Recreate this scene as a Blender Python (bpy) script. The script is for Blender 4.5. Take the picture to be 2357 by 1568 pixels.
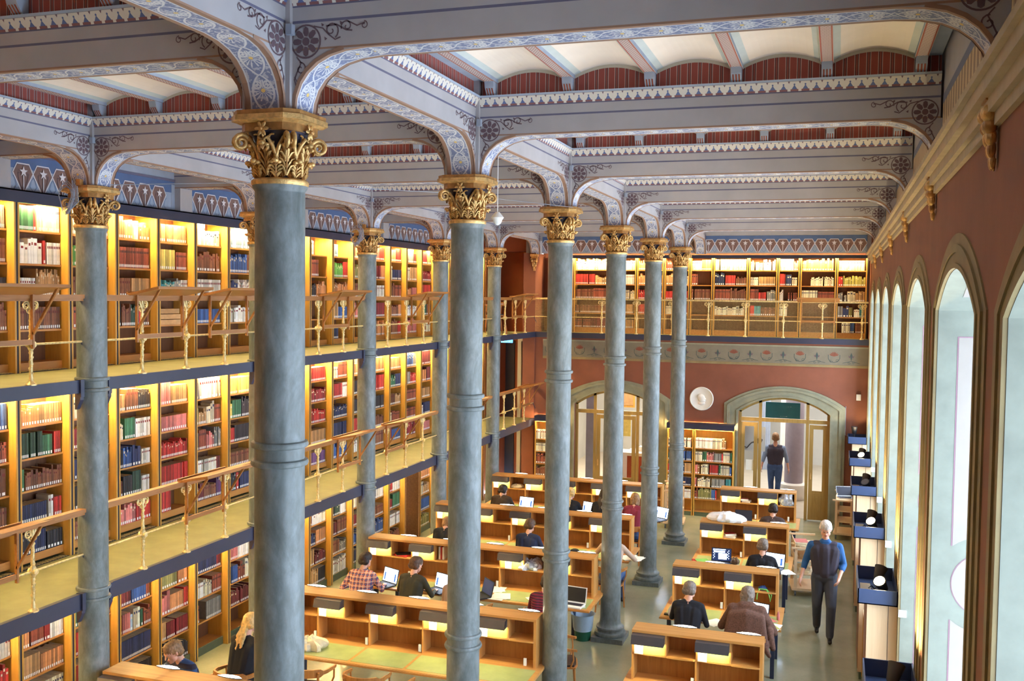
import bpy, math, random
from mathutils import Vector, Matrix
import numpy as np
for _o in list(bpy.data.objects): bpy.data.objects.remove(_o)
SC = bpy.context.scene
COL = SC.collection
sin, cos, pi, sqrt = math.sin, math.cos, math.pi, math.sqrt
R = math.radians
random.seed(7)

# ------------------------------------------------------------------ camera
CAMZ = 5.302
cam = bpy.data.cameras.new('camera'); camo = bpy.data.objects.new('camera', cam); COL.objects.link(camo)
_yaw, _pit, _rol = 0.31727, 0.04538, 0.012356
_f = Vector((-sin(_yaw)*cos(_pit), cos(_yaw)*cos(_pit), -sin(_pit)))
_r = Vector((cos(_yaw), sin(_yaw), 0)); _u = _r.cross(_f)
_r, _u = cos(_rol)*_r+sin(_rol)*_u, -sin(_rol)*_r+cos(_rol)*_u
camo.matrix_world = Matrix(((_r.x, _u.x, -_f.x, 0), (_r.y, _u.y, -_f.y, 0), (_r.z, _u.z, -_f.z, CAMZ), (0, 0, 0, 1)))
cam.sensor_width = 36; cam.lens = 2284.12/2357*36; cam.clip_start = .05; cam.clip_end = 200
SC.camera = camo
# ------------------------------------------------------------------ sky, exposure
w = bpy.data.worlds.new('overcast_sky'); SC.world = w; w.use_nodes = True
_bg = w.node_tree.nodes['Background']; _bg.inputs[0].default_value = (.68, .83, 1, 1); _bg.inputs[1].default_value = 3.8
SC.view_settings.view_transform = 'Standard'; SC.view_settings.look = 'None'
SC.view_settings.exposure = 1.58; SC.view_settings.gamma = 1; SC.view_settings.use_curve_mapping = False
WARM = (1, .66, .26)
def area_light(name, loc, sx, sy, power, col, rot=(0, 0, 0), portal=False):
    l = bpy.data.lights.new(name, 'AREA'); l.shape = 'RECTANGLE'; l.size = sx; l.size_y = sy; l.energy = power; l.color = col
    o = bpy.data.objects.new(name, l); COL.objects.link(o); o.location = loc; o.rotation_euler = rot
    if portal: l.cycles.is_portal = True
    return o
# key dimensions (metres)
XA, XB, XS, XW = -3.237, -7.438, -8.61, .71
COLY = [5.312+3.2*i for i in range(-1, 6)]
YBW = 24.5          # end wall
WINY = [5.312+1.6+3.2*i for i in range(-1, 6)]  # wall left closed behind the viewpoint to cut frontal daylight
for _i, _y in enumerate(WINY): area_light('window_daylight', (1.66, _y, 3.3), 4.4, 2.24, 1, (1, 1, 1), (0, pi/2, 0), True)

# ------------------------------------------------------------------ materials
def lin(c): return tuple(((x/255)/12.92 if x/255 <= .04045 else ((x/255+.055)/1.055)**2.4) for x in c)+(1,)
class NT:
    def __init__(s, name):
        s.m = bpy.data.materials.new(name); s.m.use_nodes = True; s.t = s.m.node_tree; s.b = s.t.nodes['Principled BSDF']
    def node(s, t, **k):
        n = s.t.nodes.new(t)
        for a, b in k.items(): setattr(n, a, b)
        return n
    def link(s, a, b): s.t.links.new(a, b)
    def put(s, sock, v):
        if hasattr(v, 'is_output') or isinstance(v, bpy.types.NodeSocket): s.link(v, sock)
        elif isinstance(v, tuple) and len(v) == 3 and sock.type == 'RGBA': sock.default_value = v+(1,)
        else: sock.default_value = v
    def op(s, o, a, b=0., c=0.):
        n = s.node('ShaderNodeMath', operation=o)
        s.put(n.inputs[0], a); s.put(n.inputs[1], b); s.put(n.inputs[2], c); return n.outputs[0]
    def mix(s, f, a, b):
        n = s.node('ShaderNodeMix', data_type='RGBA'); s.put(n.inputs[0], f); s.put(n.inputs[6], a); s.put(n.inputs[7], b); return n.outputs[2]
    def coord(s, kind='Object', scale=(1, 1, 1), rot=(0, 0, 0)):
        tc = s.node('ShaderNodeTexCoord'); mp = s.node('ShaderNodeMapping'); s.link(tc.outputs[kind], mp.inputs[0])
        mp.inputs['Scale'].default_value = scale; mp.inputs['Rotation'].default_value = rot; return mp.outputs[0]
    def noise(s, vec, scale, detail=4, rough=.55, dist=0):
        n = s.node('ShaderNodeTexNoise'); s.link(vec, n.inputs['Vector']); n.inputs['Scale'].default_value = scale
        n.inputs['Detail'].default_value = detail; n.inputs['Roughness'].default_value = rough; n.inputs['Distortion'].default_value = dist; return n.outputs[0]
    def ramp(s, v, a, b):
        n = s.node('ShaderNodeMapRange'); s.put(n.inputs[0], v); n.inputs[1].default_value = a; n.inputs[2].default_value = b; return n.outputs[0]
    def bump(s, h, st, d=.01):
        n = s.node('ShaderNodeBump'); n.inputs['Strength'].default_value = st; n.inputs['Distance'].default_value = d; s.link(h, n.inputs['Height']); s.link(n.outputs[0], s.b.inputs['Normal'])
    def fin(s, col, rough=.6, metal=0, **k):
        s.put(s.b.inputs['Base Color'], col); s.put(s.b.inputs['Roughness'], rough); s.b.inputs['Metallic'].default_value = metal
        for a, b in k.items(): s.b.inputs[a.replace('_', ' ')].default_value = b
        return s.m
MT = {}
def solid(name, c, rough=.6, metal=0, var=.12, scale=6, bump=0, **k):
    n = NT(name); base = lin(c)
    if var:
        v = n.coord(); f = n.ramp(n.noise(v, scale), .3, .7)
        a = tuple(min(1, x*(1+var)) for x in base[:3]); b = tuple(x*(1-var) for x in base[:3])
        col = n.mix(f, b, a)
        if bump: n.bump(n.noise(v, scale*6), bump)
    else: col = base
    MT[name] = n.fin(col, rough, metal, **k); return MT[name]
def wood(name, c1, c2, axis=2, rough=.4, sc=1):
    n = NT(name); s3 = [22*sc]*3; s3[axis] = 1.6*sc; v = n.coord('Object', tuple(s3))
    f = n.ramp(n.noise(v, 1.2, 6, .6, .6), .28, .72); MT[name] = n.fin(n.mix(f, lin(c1), lin(c2)), rough); n.bump(f, .05, .003)
    return MT[name]
def emis(name, c, st):
    n = NT(name); n.b.inputs['Emission Color'].default_value = lin(c); n.b.inputs['Emission Strength'].default_value = st
    MT[name] = n.fin(lin(c), .5); return MT[name]
wood('case_wood', (220, 172, 84), (204, 150, 64), 2); wood('case_wood_h', (208, 150, 80), (186, 124, 62), 1)
wood('case_back', (124, 84, 56), (104, 68, 46), 2, .6)
wood('desk_wood', (212, 158, 92), (190, 132, 68), 0); wood('desk_back', (172, 116, 58), (146, 92, 42), 2); wood('desk_wood_v', (212, 158, 92), (190, 132, 68), 2)
wood('rail_wood', (178, 122, 66), (150, 96, 48), 1); wood('pale_wood', (236, 208, 172), (226, 194, 154), 2); wood('chair_wood', (196, 134, 70), (164, 104, 48), 2)
wood('door_wood', (176, 144, 84), (152, 122, 66), 2)
solid('plain_black', (30, 30, 34), .6, 0, .1); solid('case_gap', (44, 44, 60), .6, 0, .1)
solid('fascia_blue', (48, 52, 76), .45, 0, .12, 3); solid('steel_blue', (60, 76, 112), .4, 0, .1, 3); solid('steel_navy', (46, 56, 86), .4, 0, .1)
solid('hood_grey', (84, 82, 88), .35, .3, .08); solid('green_panel', (176, 196, 112), .5, 0, .05); solid('paper', (250, 248, 240), .8, 0, .02); solid('plastic_white', (235, 238, 240), .4, 0, .03)
solid('lino_green', (166, 176, 116), .35, 0, .12, 5); solid('gallery_floor', (126, 126, 88), .55, 0, .14, 4); solid('skirting', (92, 104, 84), .5, 0, .1)
solid('wall_red', (130, 78, 60), .75, 0, .10, 2.2, .15); solid('wall_brown', (136, 86, 62), .75, 0, .10, 2.2, .15); solid('wall_dark', (140, 70, 40), .75, 0, .10, 2.2, .1)
solid('stone_trim', (138, 122, 86), .65, 0, .16, 4, .1); solid('stone_trim2', (142, 142, 122), .6, 0, .14, 5, .1); solid('cornice_cream', (178, 160, 130), .6, 0, .12, 6)
solid('reveal_green', (136, 142, 132), .75, 0, .12, 5, .05); solid('reveal_white', (166, 158, 152), .75, 0, .04, 4); solid('mauve', (170, 130, 150), .7, 0, .05)
solid('paint_grey', (174, 173, 180), .75, 0, .07, 3, .08); solid('paint_line', (104, 104, 132), .75, 0, .08); solid('paint_brown', (158, 126, 108), .75, 0, .1, 4)
solid('motif_plum', (104, 84, 94), .75, 0, .08); solid('frieze_blue', (86, 110, 156), .75, 0, .10, 5); solid('frieze_pale', (160, 172, 194), .75, 0, .08, 6); solid('star_white', (226, 222, 228), .75, 0, .04)
solid('vault_white', (240, 228, 218), .8, 0, .05, 2); solid('vault_line', (200, 208, 208), .8, 0, .05); solid('vault_edge', (196, 190, 176), .8, 0, .08)
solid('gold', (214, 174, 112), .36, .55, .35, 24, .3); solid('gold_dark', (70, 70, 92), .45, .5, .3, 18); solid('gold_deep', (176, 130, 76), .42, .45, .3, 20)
solid('cast_cream', (222, 198, 140), .35, .35, .3, 30, .2)
solid('leather', (52, 36, 34), .5); solid('chrome', (190, 192, 200), .2, .9, 0); solid('rubber', (96, 108, 122), .6)
solid('plaster_white', (236, 232, 224), .7, 0, .03, 8, .1); solid('sign_blue', (70, 150, 230), .4); solid('bin_blue', (176, 200, 228), .35, 0, .06); solid('bin_green', (30, 92, 70), .4)
solid('lobby_wall', (196, 196, 192), .8, 0, .08, 1); solid('lobby_floor', (190, 180, 164), .4, 0, .06, 3); solid('lobby_col', (168, 158, 170), .6, 0, .06); solid('teal', (36, 122, 138), .6, 0, .08); solid('counter_red', (170, 74, 48), .4)
solid('frieze_stone', (122, 116, 102), .75, 0, .08, 5); solid('motif_red', (138, 68, 50), .75); solid('motif_green', (70, 84, 84), .75)
solid('wall_reeds', (170, 150, 128), .7, 0, .1); solid('skin', (224, 170, 146), .55, 0, .05); solid('lip', (176, 104, 96), .5); solid('eye_dark', (60, 42, 36), .3)
# marbled cast-iron column paint
n = NT('column_paint'); v = n.coord('Object', (1, 1, .45)); a = n.ramp(n.noise(v, 5.5, 8, .65, .8), .3, .7); b = n.ramp(n.noise(v, 14, 6, .7), .42, .62)
c = n.mix(a, lin((92, 101, 102)), lin((136, 145, 150))); c = n.mix(n.op('MULTIPLY', b, .35), c, lin((66, 72, 62))); MT['column_paint'] = n.fin(c, .42)
# polished floor
n = NT('floor_lino'); v = n.coord(); a = n.ramp(n.noise(v, 1.3, 6, .6), .3, .7); b = n.ramp(n.noise(v, 30, 3, .6), .3, .7)
c = n.mix(a, lin((142, 146, 122)), lin((166, 166, 142))); c = n.mix(n.op('MULTIPLY', b, .2), c, lin((122, 126, 110))); MT['floor_lino'] = n.fin(c, n.ramp(a, -.8, 6), 0)
n.b.inputs['Roughness'].default_value = .2
# thin clear pane
n = NT('glass'); tr = n.node('ShaderNodeBsdfTransparent'); gl = n.node('ShaderNodeBsdfGlossy'); gl.inputs['Roughness'].default_value = .02
ms = n.node('ShaderNodeMixShader'); fr = n.node('ShaderNodeFresnel'); fr.inputs[0].default_value = 1.3; n.link(fr.outputs[0], ms.inputs[0]); n.link(tr.outputs[0], ms.inputs[1]); n.link(gl.outputs[0], ms.inputs[2])
n.link(ms.outputs[0], n.t.nodes['Material Output'].inputs[0]); MT['glass'] = n.m
# painted patterns on UV (u metres along, v 0..1 across)
def uvxy(n):
    t = n.node('ShaderNodeTexCoord'); s = n.node('ShaderNodeSeparateXYZ'); n.link(t.outputs['UV'], s.inputs[0]); return s.outputs[0], s.outputs[1]
def pat_heart():
    n = NT('heart_band'); u, v = uvxy(n); p = n.op('FRACT', n.op('DIVIDE', u, .085)); d = n.op('ABSOLUTE', n.op('SUBTRACT', p, .5))
    w1 = n.op('MULTIPLY', n.op('SUBTRACT', .62, v), .62); a = n.op('LESS_THAN', d, w1)
    a = n.op('MULTIPLY', a, n.op('GREATER_THAN', v, .12)); dot = n.op('LESS_THAN', n.op('ADD', n.op('POWER', n.op('MULTIPLY', d, 1.1), 2.), n.op('POWER', n.op('SUBTRACT', v, .66), 2.)), .008)
    top = n.op('LESS_THAN', n.op('SUBTRACT', .5, d), n.op('MULTIPLY', n.op('SUBTRACT', v, .72), .45))
    c = n.mix(n.op('MAXIMUM', a, dot), lin((216, 212, 206)), lin((96, 112, 160))); c = n.mix(top, c, lin((120, 96, 110)))
    c = n.mix(n.op('MULTIPLY', n.op('LESS_THAN', v, .2), n.op('LESS_THAN', d, .36)), c, lin((134, 92, 96)))
    c = n.mix(n.op('GREATER_THAN', v, .95), c, lin((150, 150, 158))); MT['heart_band'] = n.fin(c, .75)
def pat_red():
    n = NT('red_panels'); u, v = uvxy(n); p = n.op('FRACT', n.op('DIVIDE', u, .088)); d = n.op('ABSOLUTE', n.op('SUBTRACT', p, .5))
    c = n.mix(n.op('GREATER_THAN', d, .30), lin((150, 74, 66)), lin((206, 190, 184))); c = n.mix(n.op('GREATER_THAN', d, .345), c, lin((92, 52, 56)))
    c = n.mix(n.op('GREATER_THAN', d, .43), c, lin((146, 78, 70))); MT['red_panels'] = n.fin(c, .75)
def pat_soffit():
    n = NT('soffit_scroll'); u, v = uvxy(n); x = n.op('ABSOLUTE', n.op('SUBTRACT', v, .5)); L = .21
    p = n.op('FRACT', n.op('DIVIDE', u, L)); wv = n.op('ABSOLUTE', n.op('SINE', n.op('MULTIPLY', p, pi)))
    cur = n.op('MULTIPLY', n.op('POWER', wv, .7), .27)
    ln = n.op('LESS_THAN', n.op('ABSOLUTE', n.op('SUBTRACT', x, cur)), .028)
    # paired volutes
    dx = n.op('SUBTRACT', x, .13); du = n.op('MULTIPLY', n.op('SUBTRACT', p, .72), 1.0); rr = n.op('SQRT', n.op('ADD', n.op('MULTIPLY', dx, dx), n.op('MULTIPLY', du, du)))
    ring = n.op('LESS_THAN', n.op('ABSOLUTE', n.op('SUBTRACT', rr, .095)), .022); core = n.op('LESS_THAN', rr, .035)
    ang = n.op('ARCTAN2', x, n.op('SUBTRACT', p, .56)); fan = n.op('GREATER_THAN', n.op('SINE', n.op('MULTIPLY', ang, 16)), .45)
    rad = n.op('SQRT', n.op('ADD', n.op('MULTIPLY', x, x), n.op('POWER', n.op('SUBTRACT', p, .56), 2.)))
    fan = n.op('MULTIPLY', fan, n.op('MULTIPLY', n.op('GREATER_THAN', rad, .07), n.op('LESS_THAN', rad, .3)))
    f = n.op('MAXIMUM', n.op('MAXIMUM', ln, ring), n.op('MAXIMUM', fan, core))
    nz = n.op('GREATER_THAN', n.noise(n.coord('UV', (1, .18, 1)), 46, 2), .56); f = n.op('MAXIMUM', f, n.op('MULTIPLY', nz, .55))
    c = n.mix(f, lin((126, 136, 172)), lin((212, 214, 220)))
    c = n.mix(n.op('LESS_THAN', rad, .055), c, lin((226, 196, 120)))
    c = n.mix(n.op('GREATER_THAN', x, .33), c, lin((206, 208, 216))); c = n.mix(n.op('GREATER_THAN', x, .37), c, lin((154, 122, 104))); MT['soffit_scroll'] = n.fin(c, .75)
def pat_rib():
    n = NT('rib_check'); u, v = uvxy(n); x = n.op('ABSOLUTE', n.op('SUBTRACT', v, .5)); a = n.op('SINE', n.op('MULTIPLY', u, 150)); b = n.op('SINE', n.op('MULTIPLY', v, 26))
    f = n.op('GREATER_THAN', n.op('MULTIPLY', a, b), .1); c = n.mix(f, lin((206, 190, 184)), lin((150, 120, 130)))
    c = n.mix(n.op('GREATER_THAN', x, .36), c, lin((170, 92, 80))); c = n.mix(n.op('GREATER_THAN', x, .46), c, lin((200, 196, 188))); MT['rib_check'] = n.fin(c, .8)
def pat_reeds():
    n = NT('reed_band'); u, v = uvxy(n); p = n.op('FRACT', n.op('DIVIDE', u, .16)); d = n.op('ABSOLUTE', n.op('SUBTRACT', p, .5))
    c = n.mix(n.op('LESS_THAN', d, .12), lin((168, 146, 122)), lin((214, 196, 158))); c = n.mix(n.op('GREATER_THAN', d, .44), c, lin((120, 104, 100)))
    c = n.mix(n.op('GREATER_THAN', v, .86), c, lin((112, 122, 150))); MT['reed_band'] = n.fin(c, .75)
pat_heart(); pat_red(); pat_soffit(); pat_rib(); pat_reeds()
emis('tube_warm', (255, 220, 150), 95); emis('tube_desk', (255, 238, 180), 42); emis('lens_white', (255, 248, 224), 7); emis('spot_face', (255, 224, 170), 60); emis('screen', (206, 226, 255), 3.2); emis('sign_glow', (80, 170, 255), 1.5)

# ------------------------------------------------------------------ mesh builder
class MB:
    def __init__(s): s.v = []; s.f = []; s.m = []; s.uv = []; s.keys = []
    def mi(s, k):
        if k not in s.keys: s.keys.append(k)
        return s.keys.index(k)
    def add(s, vs, fs, mat, uvs=None):
        o = len(s.v); s.v += [tuple(p) for p in vs]; k = s.mi(mat)
        for i, f in enumerate(fs):
            s.f.append(tuple(j+o for j in f)); s.m.append(k); s.uv.append(uvs[i] if uvs else None)
        return s
    def quad(s, a, b, c, d, mat, uv=None): return s.add([a, b, c, d], [(0, 1, 2, 3)], mat, [uv] if uv else None)
    def box(s, x0, x1, y0, y1, z0, z1, mat, top=None, front=None):
        vs = [(x0, y0, z0), (x1, y0, z0), (x1, y1, z0), (x0, y1, z0), (x0, y0, z1), (x1, y0, z1), (x1, y1, z1), (x0, y1, z1)]
        fs = [(3, 2, 1, 0), (4, 5, 6, 7), (0, 1, 5, 4), (1, 2, 6, 5), (2, 3, 7, 6), (3, 0, 4, 7)]
        for i, f in enumerate(fs): s.f.append(tuple(j+len(s.v) for j in f)); s.uv.append(None); s.m.append(s.mi(top if (i == 1 and top) else front if (i == 2 and front) else mat))
        s.v += vs; return s
    def obox(s, p, q, w, t, mat, up=(0, 0, 1)):
        p, q = Vector(p), Vector(q); d = (q-p).normalized(); u = Vector(up)
        a = d.cross(u)
        if a.length < 1e-4: a = d.cross(Vector((1, 0, 0)))
        a.normalize(); b = a.cross(d); a *= w/2; b *= t/2
        vs = [p-a-b, p+a-b, p+a+b, p-a+b, q-a-b, q+a-b, q+a+b, q-a+b]
        return s.add(vs, [(3, 2, 1, 0), (4, 5, 6, 7), (0, 1, 5, 4), (1, 2, 6, 5), (2, 3, 7, 6), (3, 0, 4, 7)], mat)
    def lathe(s, prof, c=(0, 0), n=24, mat='gold', cap=True):
        vs = []; fs = []
        for r, z in prof:
            for i in range(n): a = 2*pi*i/n; vs.append((c[0]+r*cos(a), c[1]+r*sin(a), z))
        for j in range(len(prof)-1):
            for i in range(n): k = (i+1) % n; fs.append((j*n+i, j*n+k, j*n+n+k, j*n+n+i))
        if cap: fs.append(tuple(range(n))[::-1]); fs.append(tuple(range((len(prof)-1)*n, len(prof)*n)))
        return s.add(vs, fs, mat)
    def tube(s, pts, r, mat, n=8, cap=True, sq=1.0):
        pts = [Vector(p) for p in pts]; N = len(pts); rs = r if isinstance(r, (list, tuple)) else [r]*N
        vs = []; fs = []; prev = None
        for i, p in enumerate(pts):
            d = (pts[min(i+1, N-1)]-pts[max(i-1, 0)]).normalized()
            if prev is None:
                a = d.cross(Vector((0, 0, 1)));
                if a.length < 1e-3: a = d.cross(Vector((1, 0, 0)))
            else: a = prev-d*prev.dot(d)
            a.normalize(); prev = a; b = d.cross(a)
            for k in range(n): t = 2*pi*k/n; vs.append(p+a*cos(t)*rs[i]+b*sin(t)*rs[i]*sq)
        for j in range(N-1):
            for i in range(n): k = (i+1) % n; fs.append((j*n+i, j*n+k, j*n+n+k, j*n+n+i))
        if cap: fs.append(tuple(range(n))[::-1]); fs.append(tuple(range((N-1)*n, N*n)))
        return s.add(vs, fs, mat)
    def ell(s, c, r, mat, nu=14, nv=10, M=None, fn=None):
        vs = []; fs = []
        for j in range(nv+1):
            t = pi*j/nv
            for i in range(nu):
                a = 2*pi*i/nu; p = Vector((r[0]*sin(t)*cos(a), r[1]*sin(t)*sin(a), r[2]*cos(t)))
                if fn: p = fn(p)
                if M is not None: p = M @ p
                vs.append(p+Vector(c))
        for j in range(nv):
            for i in range(nu): k = (i+1) % nu; fs.append((j*nu+i, j*nu+nu+i, j*nu+nu+k, j*nu+k))
        return s.add(vs, fs, mat)
    def prism(s, poly, h0, h1, axis, mat, cap0=None, cap1=None):
        # poly in the plane normal to axis: axis x->(y,z) y->(x,z) z->(x,y)
        def P(a, b, h): return (h, a, b) if axis == 'x' else (a, h, b) if axis == 'y' else (a, b, h)
        n = len(poly); vs = [P(a, b, h0) for a, b in poly]+[P(a, b, h1) for a, b in poly]
        s.add(vs, [(i, (i+1) % n, n+(i+1) % n, n+i) for i in range(n)], mat)
        s.add(vs[:n], [tuple(range(n))[::-1]], cap0 or mat); s.add(vs[n:], [tuple(range(n))], cap1 or mat); return s
    def build(s, name, parent=None, smooth=0, loc=None):
        me = bpy.data.meshes.new(name); me.from_pydata(s.v, [], s.f)
        for k in s.keys: me.materials.append(MT[k])
        me.polygons.foreach_set('material_index', s.m)
        if any(u is not None for u in s.uv):
            ul = me.uv_layers.new(name='UVMap'); arr = []
            for f, u in zip(s.f, s.uv): arr += [c for q in (u or [(0, 0)]*len(f)) for c in q]
            ul.data.foreach_set('uv', arr)
        if smooth:
            me.polygons.foreach_set('use_smooth', [True]*len(s.f)); me.set_sharp_from_angle(angle=R(smooth))
        return inst(name, me, parent, loc)
def inst(name, me, parent=None, loc=None, rz=None):
    o = bpy.data.objects.new(name, me); COL.objects.link(o)
    if parent is not None: o.parent = parent
    if loc is not None: o.location = loc
    if rz is not None: o.rotation_euler = (0, 0, rz)
    return o
def tag(o, label=None, cat=None, group=None, kind=None):
    for k, v in (('label', label), ('category', cat), ('group', group), ('kind', kind)):
        if v: o[k] = v
    return o
def thing(name, label, cat, loc=(0, 0, 0), rz=0, group=None, kind=None):
    o = bpy.data.objects.new(name, None); COL.objects.link(o); o.empty_display_size = .1; o.location = loc; o.rotation_euler = (0, 0, rz)
    return tag(o, label, cat, group, kind)
def structure(o): o['kind'] = 'structure'; return o
def copy_tree(o, loc=None, rz=None, label=None, group=None, parent=None):
    c = o.copy(); COL.objects.link(c)
    if parent is not None: c.parent = parent
    if loc is not None: c.location = loc
    if rz is not None: c.rotation_euler = (0, 0, rz)
    if label: c['label'] = label
    if group: c['group'] = group
    for ch in list(o.children): copy_tree(ch, parent=c)
    return c
# ================================================================== SETTING
YN = -3.2   # near end of the hall
def seg_arch(a, zs, h, n=20):
    Rr = (a*a+h*h)/(2*h); out = []
    for i in range(n+1): t = -a+2*a*i/n; out.append((t, zs+sqrt(max(0, Rr*Rr-t*t))-(Rr-h)))
    return out
m = MB(); m.quad((-9.2, YN, 0), (1.9, YN, 0), (1.9, YBW+.3, 0), (-9.2, YBW+.3, 0), 'floor_lino'); structure(m.build('floor'))
m = MB(); m.box(-9.25, -9.0, YN, 25.6, 0, 7.6, 'wall_red'); structure(m.build('wall_left'))
m = MB(); m.box(-9.25, 1.9, YN-.2, YN, 0, 7.6, 'wall_red'); structure(m.build('wall_near'))
# right wall with arched window openings; opening half width 1.11
m = MB(); T = MB()
AO, ZS, HI, SILL, XO = 1.11, 5.23, .28, 1.05, 1.62
prev = YN
for wi, yc in enumerate(WINY):
    m.box(XW, XO, prev, yc-AO, 0, 6.25, 'wall_brown'); prev = yc+AO
    m.box(XW, XO, yc-AO, yc+AO, 0, SILL, 'wall_brown')
    ar = seg_arch(AO, ZS, HI)
    for (t0, z0), (t1, z1) in zip(ar, ar[1:]):
        y0, y1 = yc+t0, yc+t1
        m.add([(XW, y0, z0), (XW, y1, z1), (XW, y1, 6.25), (XW, y0, 6.25)], [(3, 2, 1, 0)], 'wall_brown')
        m.add([(XO, y0, z0), (XO, y1, z1), (XO, y1, 6.25), (XO, y0, 6.25)], [(0, 1, 2, 3)], 'wall_brown')
m.box(XW, XO, prev, 25.6, 0, 6.25, 'wall_brown')
m.box(XW+.02, XO, YN, 25.6, 6.25, 7.5, 'paint_grey')
wr = structure(m.build('wall_right'))
# the painted reveals, stone architrave, frame and glass of every window
def reveal_meshes():
    M1 = MB()
    for sg in (1, -1):
        y = sg*(AO-.004); 
        M1.quad((XW, y, SILL), (XO, y, SILL), (XO, y, ZS), (XW, y, ZS), 'reveal_green')
        yy = sg*(AO-.008); x0 = XW+.145; zc = 3.19; xc = XW+.145+.235; r1 = .19+.045; r2 = .365; x1 = XO-.1
        def pl(z0, z1, hole):
            N = 10; pts = []
            if hole == 'top':   # panel above the ring, its lower edge follows the ring
                low = [(xc+r2*cos(a), zc+r2*sin(a)) for a in [R(130-i*80/N) for i in range(N+1)]]
                low = [(max(x0, x), z) for x, z in low]; low[0] = (x0, low[0][1]); pts = low+[(x1, low[-1][1]), (x1, z1), (x0, z1)]
            else:
                up = [(xc+r2*cos(a), zc+r2*sin(a)) for a in [R(-50-i*80/N) for i in range(N+1)]]
                up = [(max(x0, x), z) for x, z in up]; up[-1] = (x0, up[-1][1]); pts = [(x0, z0), (x1, z0), (x1, up[0][1])]+up
            return pts
        for hole in ('top', 'bot'):
            pts = pl(SILL+.15, 5.03, hole)
            cx = sum(p[0] for p in pts)/len(pts); cz = sum(p[1] for p in pts)/len(pts)
            big = [(cx+(p[0]-cx)*1.03, cz+(p[1]-cz)*1.006) for p in pts]
            M1.add([(x, sg*(AO-.006), z) for x, z in big], [tuple(range(len(big)))], 'mauve'); M1.add([(x, yy, z) for x, z in pts], [tuple(range(len(pts)))], 'reveal_white')
        for rad, mat, off in ((r1+.006, 'mauve', .006), (r1, 'reveal_white', .008)):
            M1.add([(xc+rad*cos(2*pi*i/32), sg*(AO-off), zc+rad*sin(2*pi*i/32)) for i in range(32)], [tuple(range(32))], mat)
    ar = seg_arch(AO, ZS, HI)
    for (t0, z0), (t1, z1) in zip(ar, ar[1:]):
        M1.quad((XW, t0, z0-.003), (XO, t0, z0-.003), (XO, t1, z1-.003), (XW, t1, z1-.003), 'reveal_green')
        if -.9 < t0 < .8: M1.quad((XW+.14, t0, z0-.006), (XO-.1, t0, z0-.006), (XO-.1, t1, z1-.006), (XW+.14, t1, z1-.006), 'reveal_white')
    M1.box(XW-.01, XO, -AO+.01, AO-.01, SILL, SILL+.03, 'stone_trim2')
    # architrave: stepped band round the opening
    M2 = MB()
    steps = [(0.0, .05, .022), (.05, .16, .012), (.16, .24, .024), (.24, .35, .010)]
    for a0, a1, pr in steps:
        x = XW-pr
        for sg in (1, -1):
            k0, k1 = a0/.35, a1/.35; M2.prism([(sg*(AO+a0), SILL), (sg*(AO+a1), SILL), (sg*(AO+a1), 5.23+.03*k1), (sg*(AO+a0), 5.23+.03*k0)], x, XW, 'x', 'stone_trim')
        A0 = seg_arch(AO+a0, 5.23+.03*k0, .28+.19*k0, 24); A1 = seg_arch(AO+a1, 5.23+.03*k1, .28+.19*k1, 24)
        for (p0, q0), (p1, q1) in zip(zip(A0, A1), list(zip(A0, A1))[1:]):
            M2.quad((x, *p0), (x, *p1), (x, *q1), (x, *q0), 'stone_trim')
            M2.quad((x, *q0), (x, *q1), (XW, *q1), (XW, *q0), 'stone_trim'); M2.quad((x, *p0), (XW, *p0), (XW, *p1), (x, *p1), 'stone_trim')
    M3 = MB(); X1 = XO-.08
    for y in (-AO+.04, -.02, AO-.08): M3.box(X1, X1+.06, y, y+.05, SILL, 5.4 if abs(y) < .5 else 5.26, 'door_wood')
    for z in (SILL+.03, 2.4, 3.8, 5.2): M3.box(X1, X1+.06, -AO+.04, AO-.04, z, z+.05, 'door_wood')
    M4 = MB(); ar = seg_arch(AO-.04, ZS, HI-.01); poly = [(-AO+.04, SILL+.03)]+ar+[(AO-.04, SILL+.03)]
    M4.add([(X1+.03, a, b) for a, b in poly], [tuple(range(len(poly)))], 'glass')
    return M1, M2, M3, M4
ms_ = reveal_meshes(); first = None
for wi, yc in enumerate(WINY):
    if first is None:
        wt = thing('window_1', None, None, (0, yc, 0)); structure(wt)
        for nm, mm in zip(('window_reveal', 'architrave', 'window_frame', 'window_pane'), ms_): mm.build(nm, wt)
        first = wt
    else: copy_tree(first, (0, yc, 0)).name = 'window_%d' % (wi+1)
# wall cornice along the window wall + reed band + blue line
m = MB()
for z0, z1, pr in ((6.14, 6.20, .03), (6.20, 6.27, .06), (6.27, 6.34, .10), (6.34, 6.38, .13)): m.box(XW-pr, XW, YN, YBW, z0, z1, 'cornice_cream')
structure(m.build('trim_1'))
m = MB()
for i in range(-3, 6):
    y0, y1 = 5.312+3.2*i+.18, 5.312+3.2*(i+1)-.18
    m.quad((XW+.012, y0, 6.38), (XW+.012, y1, 6.38), (XW+.012, y1, 6.88), (XW+.012, y0, 6.88), 'reed_band', [(0, 0), (y1-y0, 0), (y1-y0, 1), (0, 1)])
structure(m.build('trim_2'))

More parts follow.
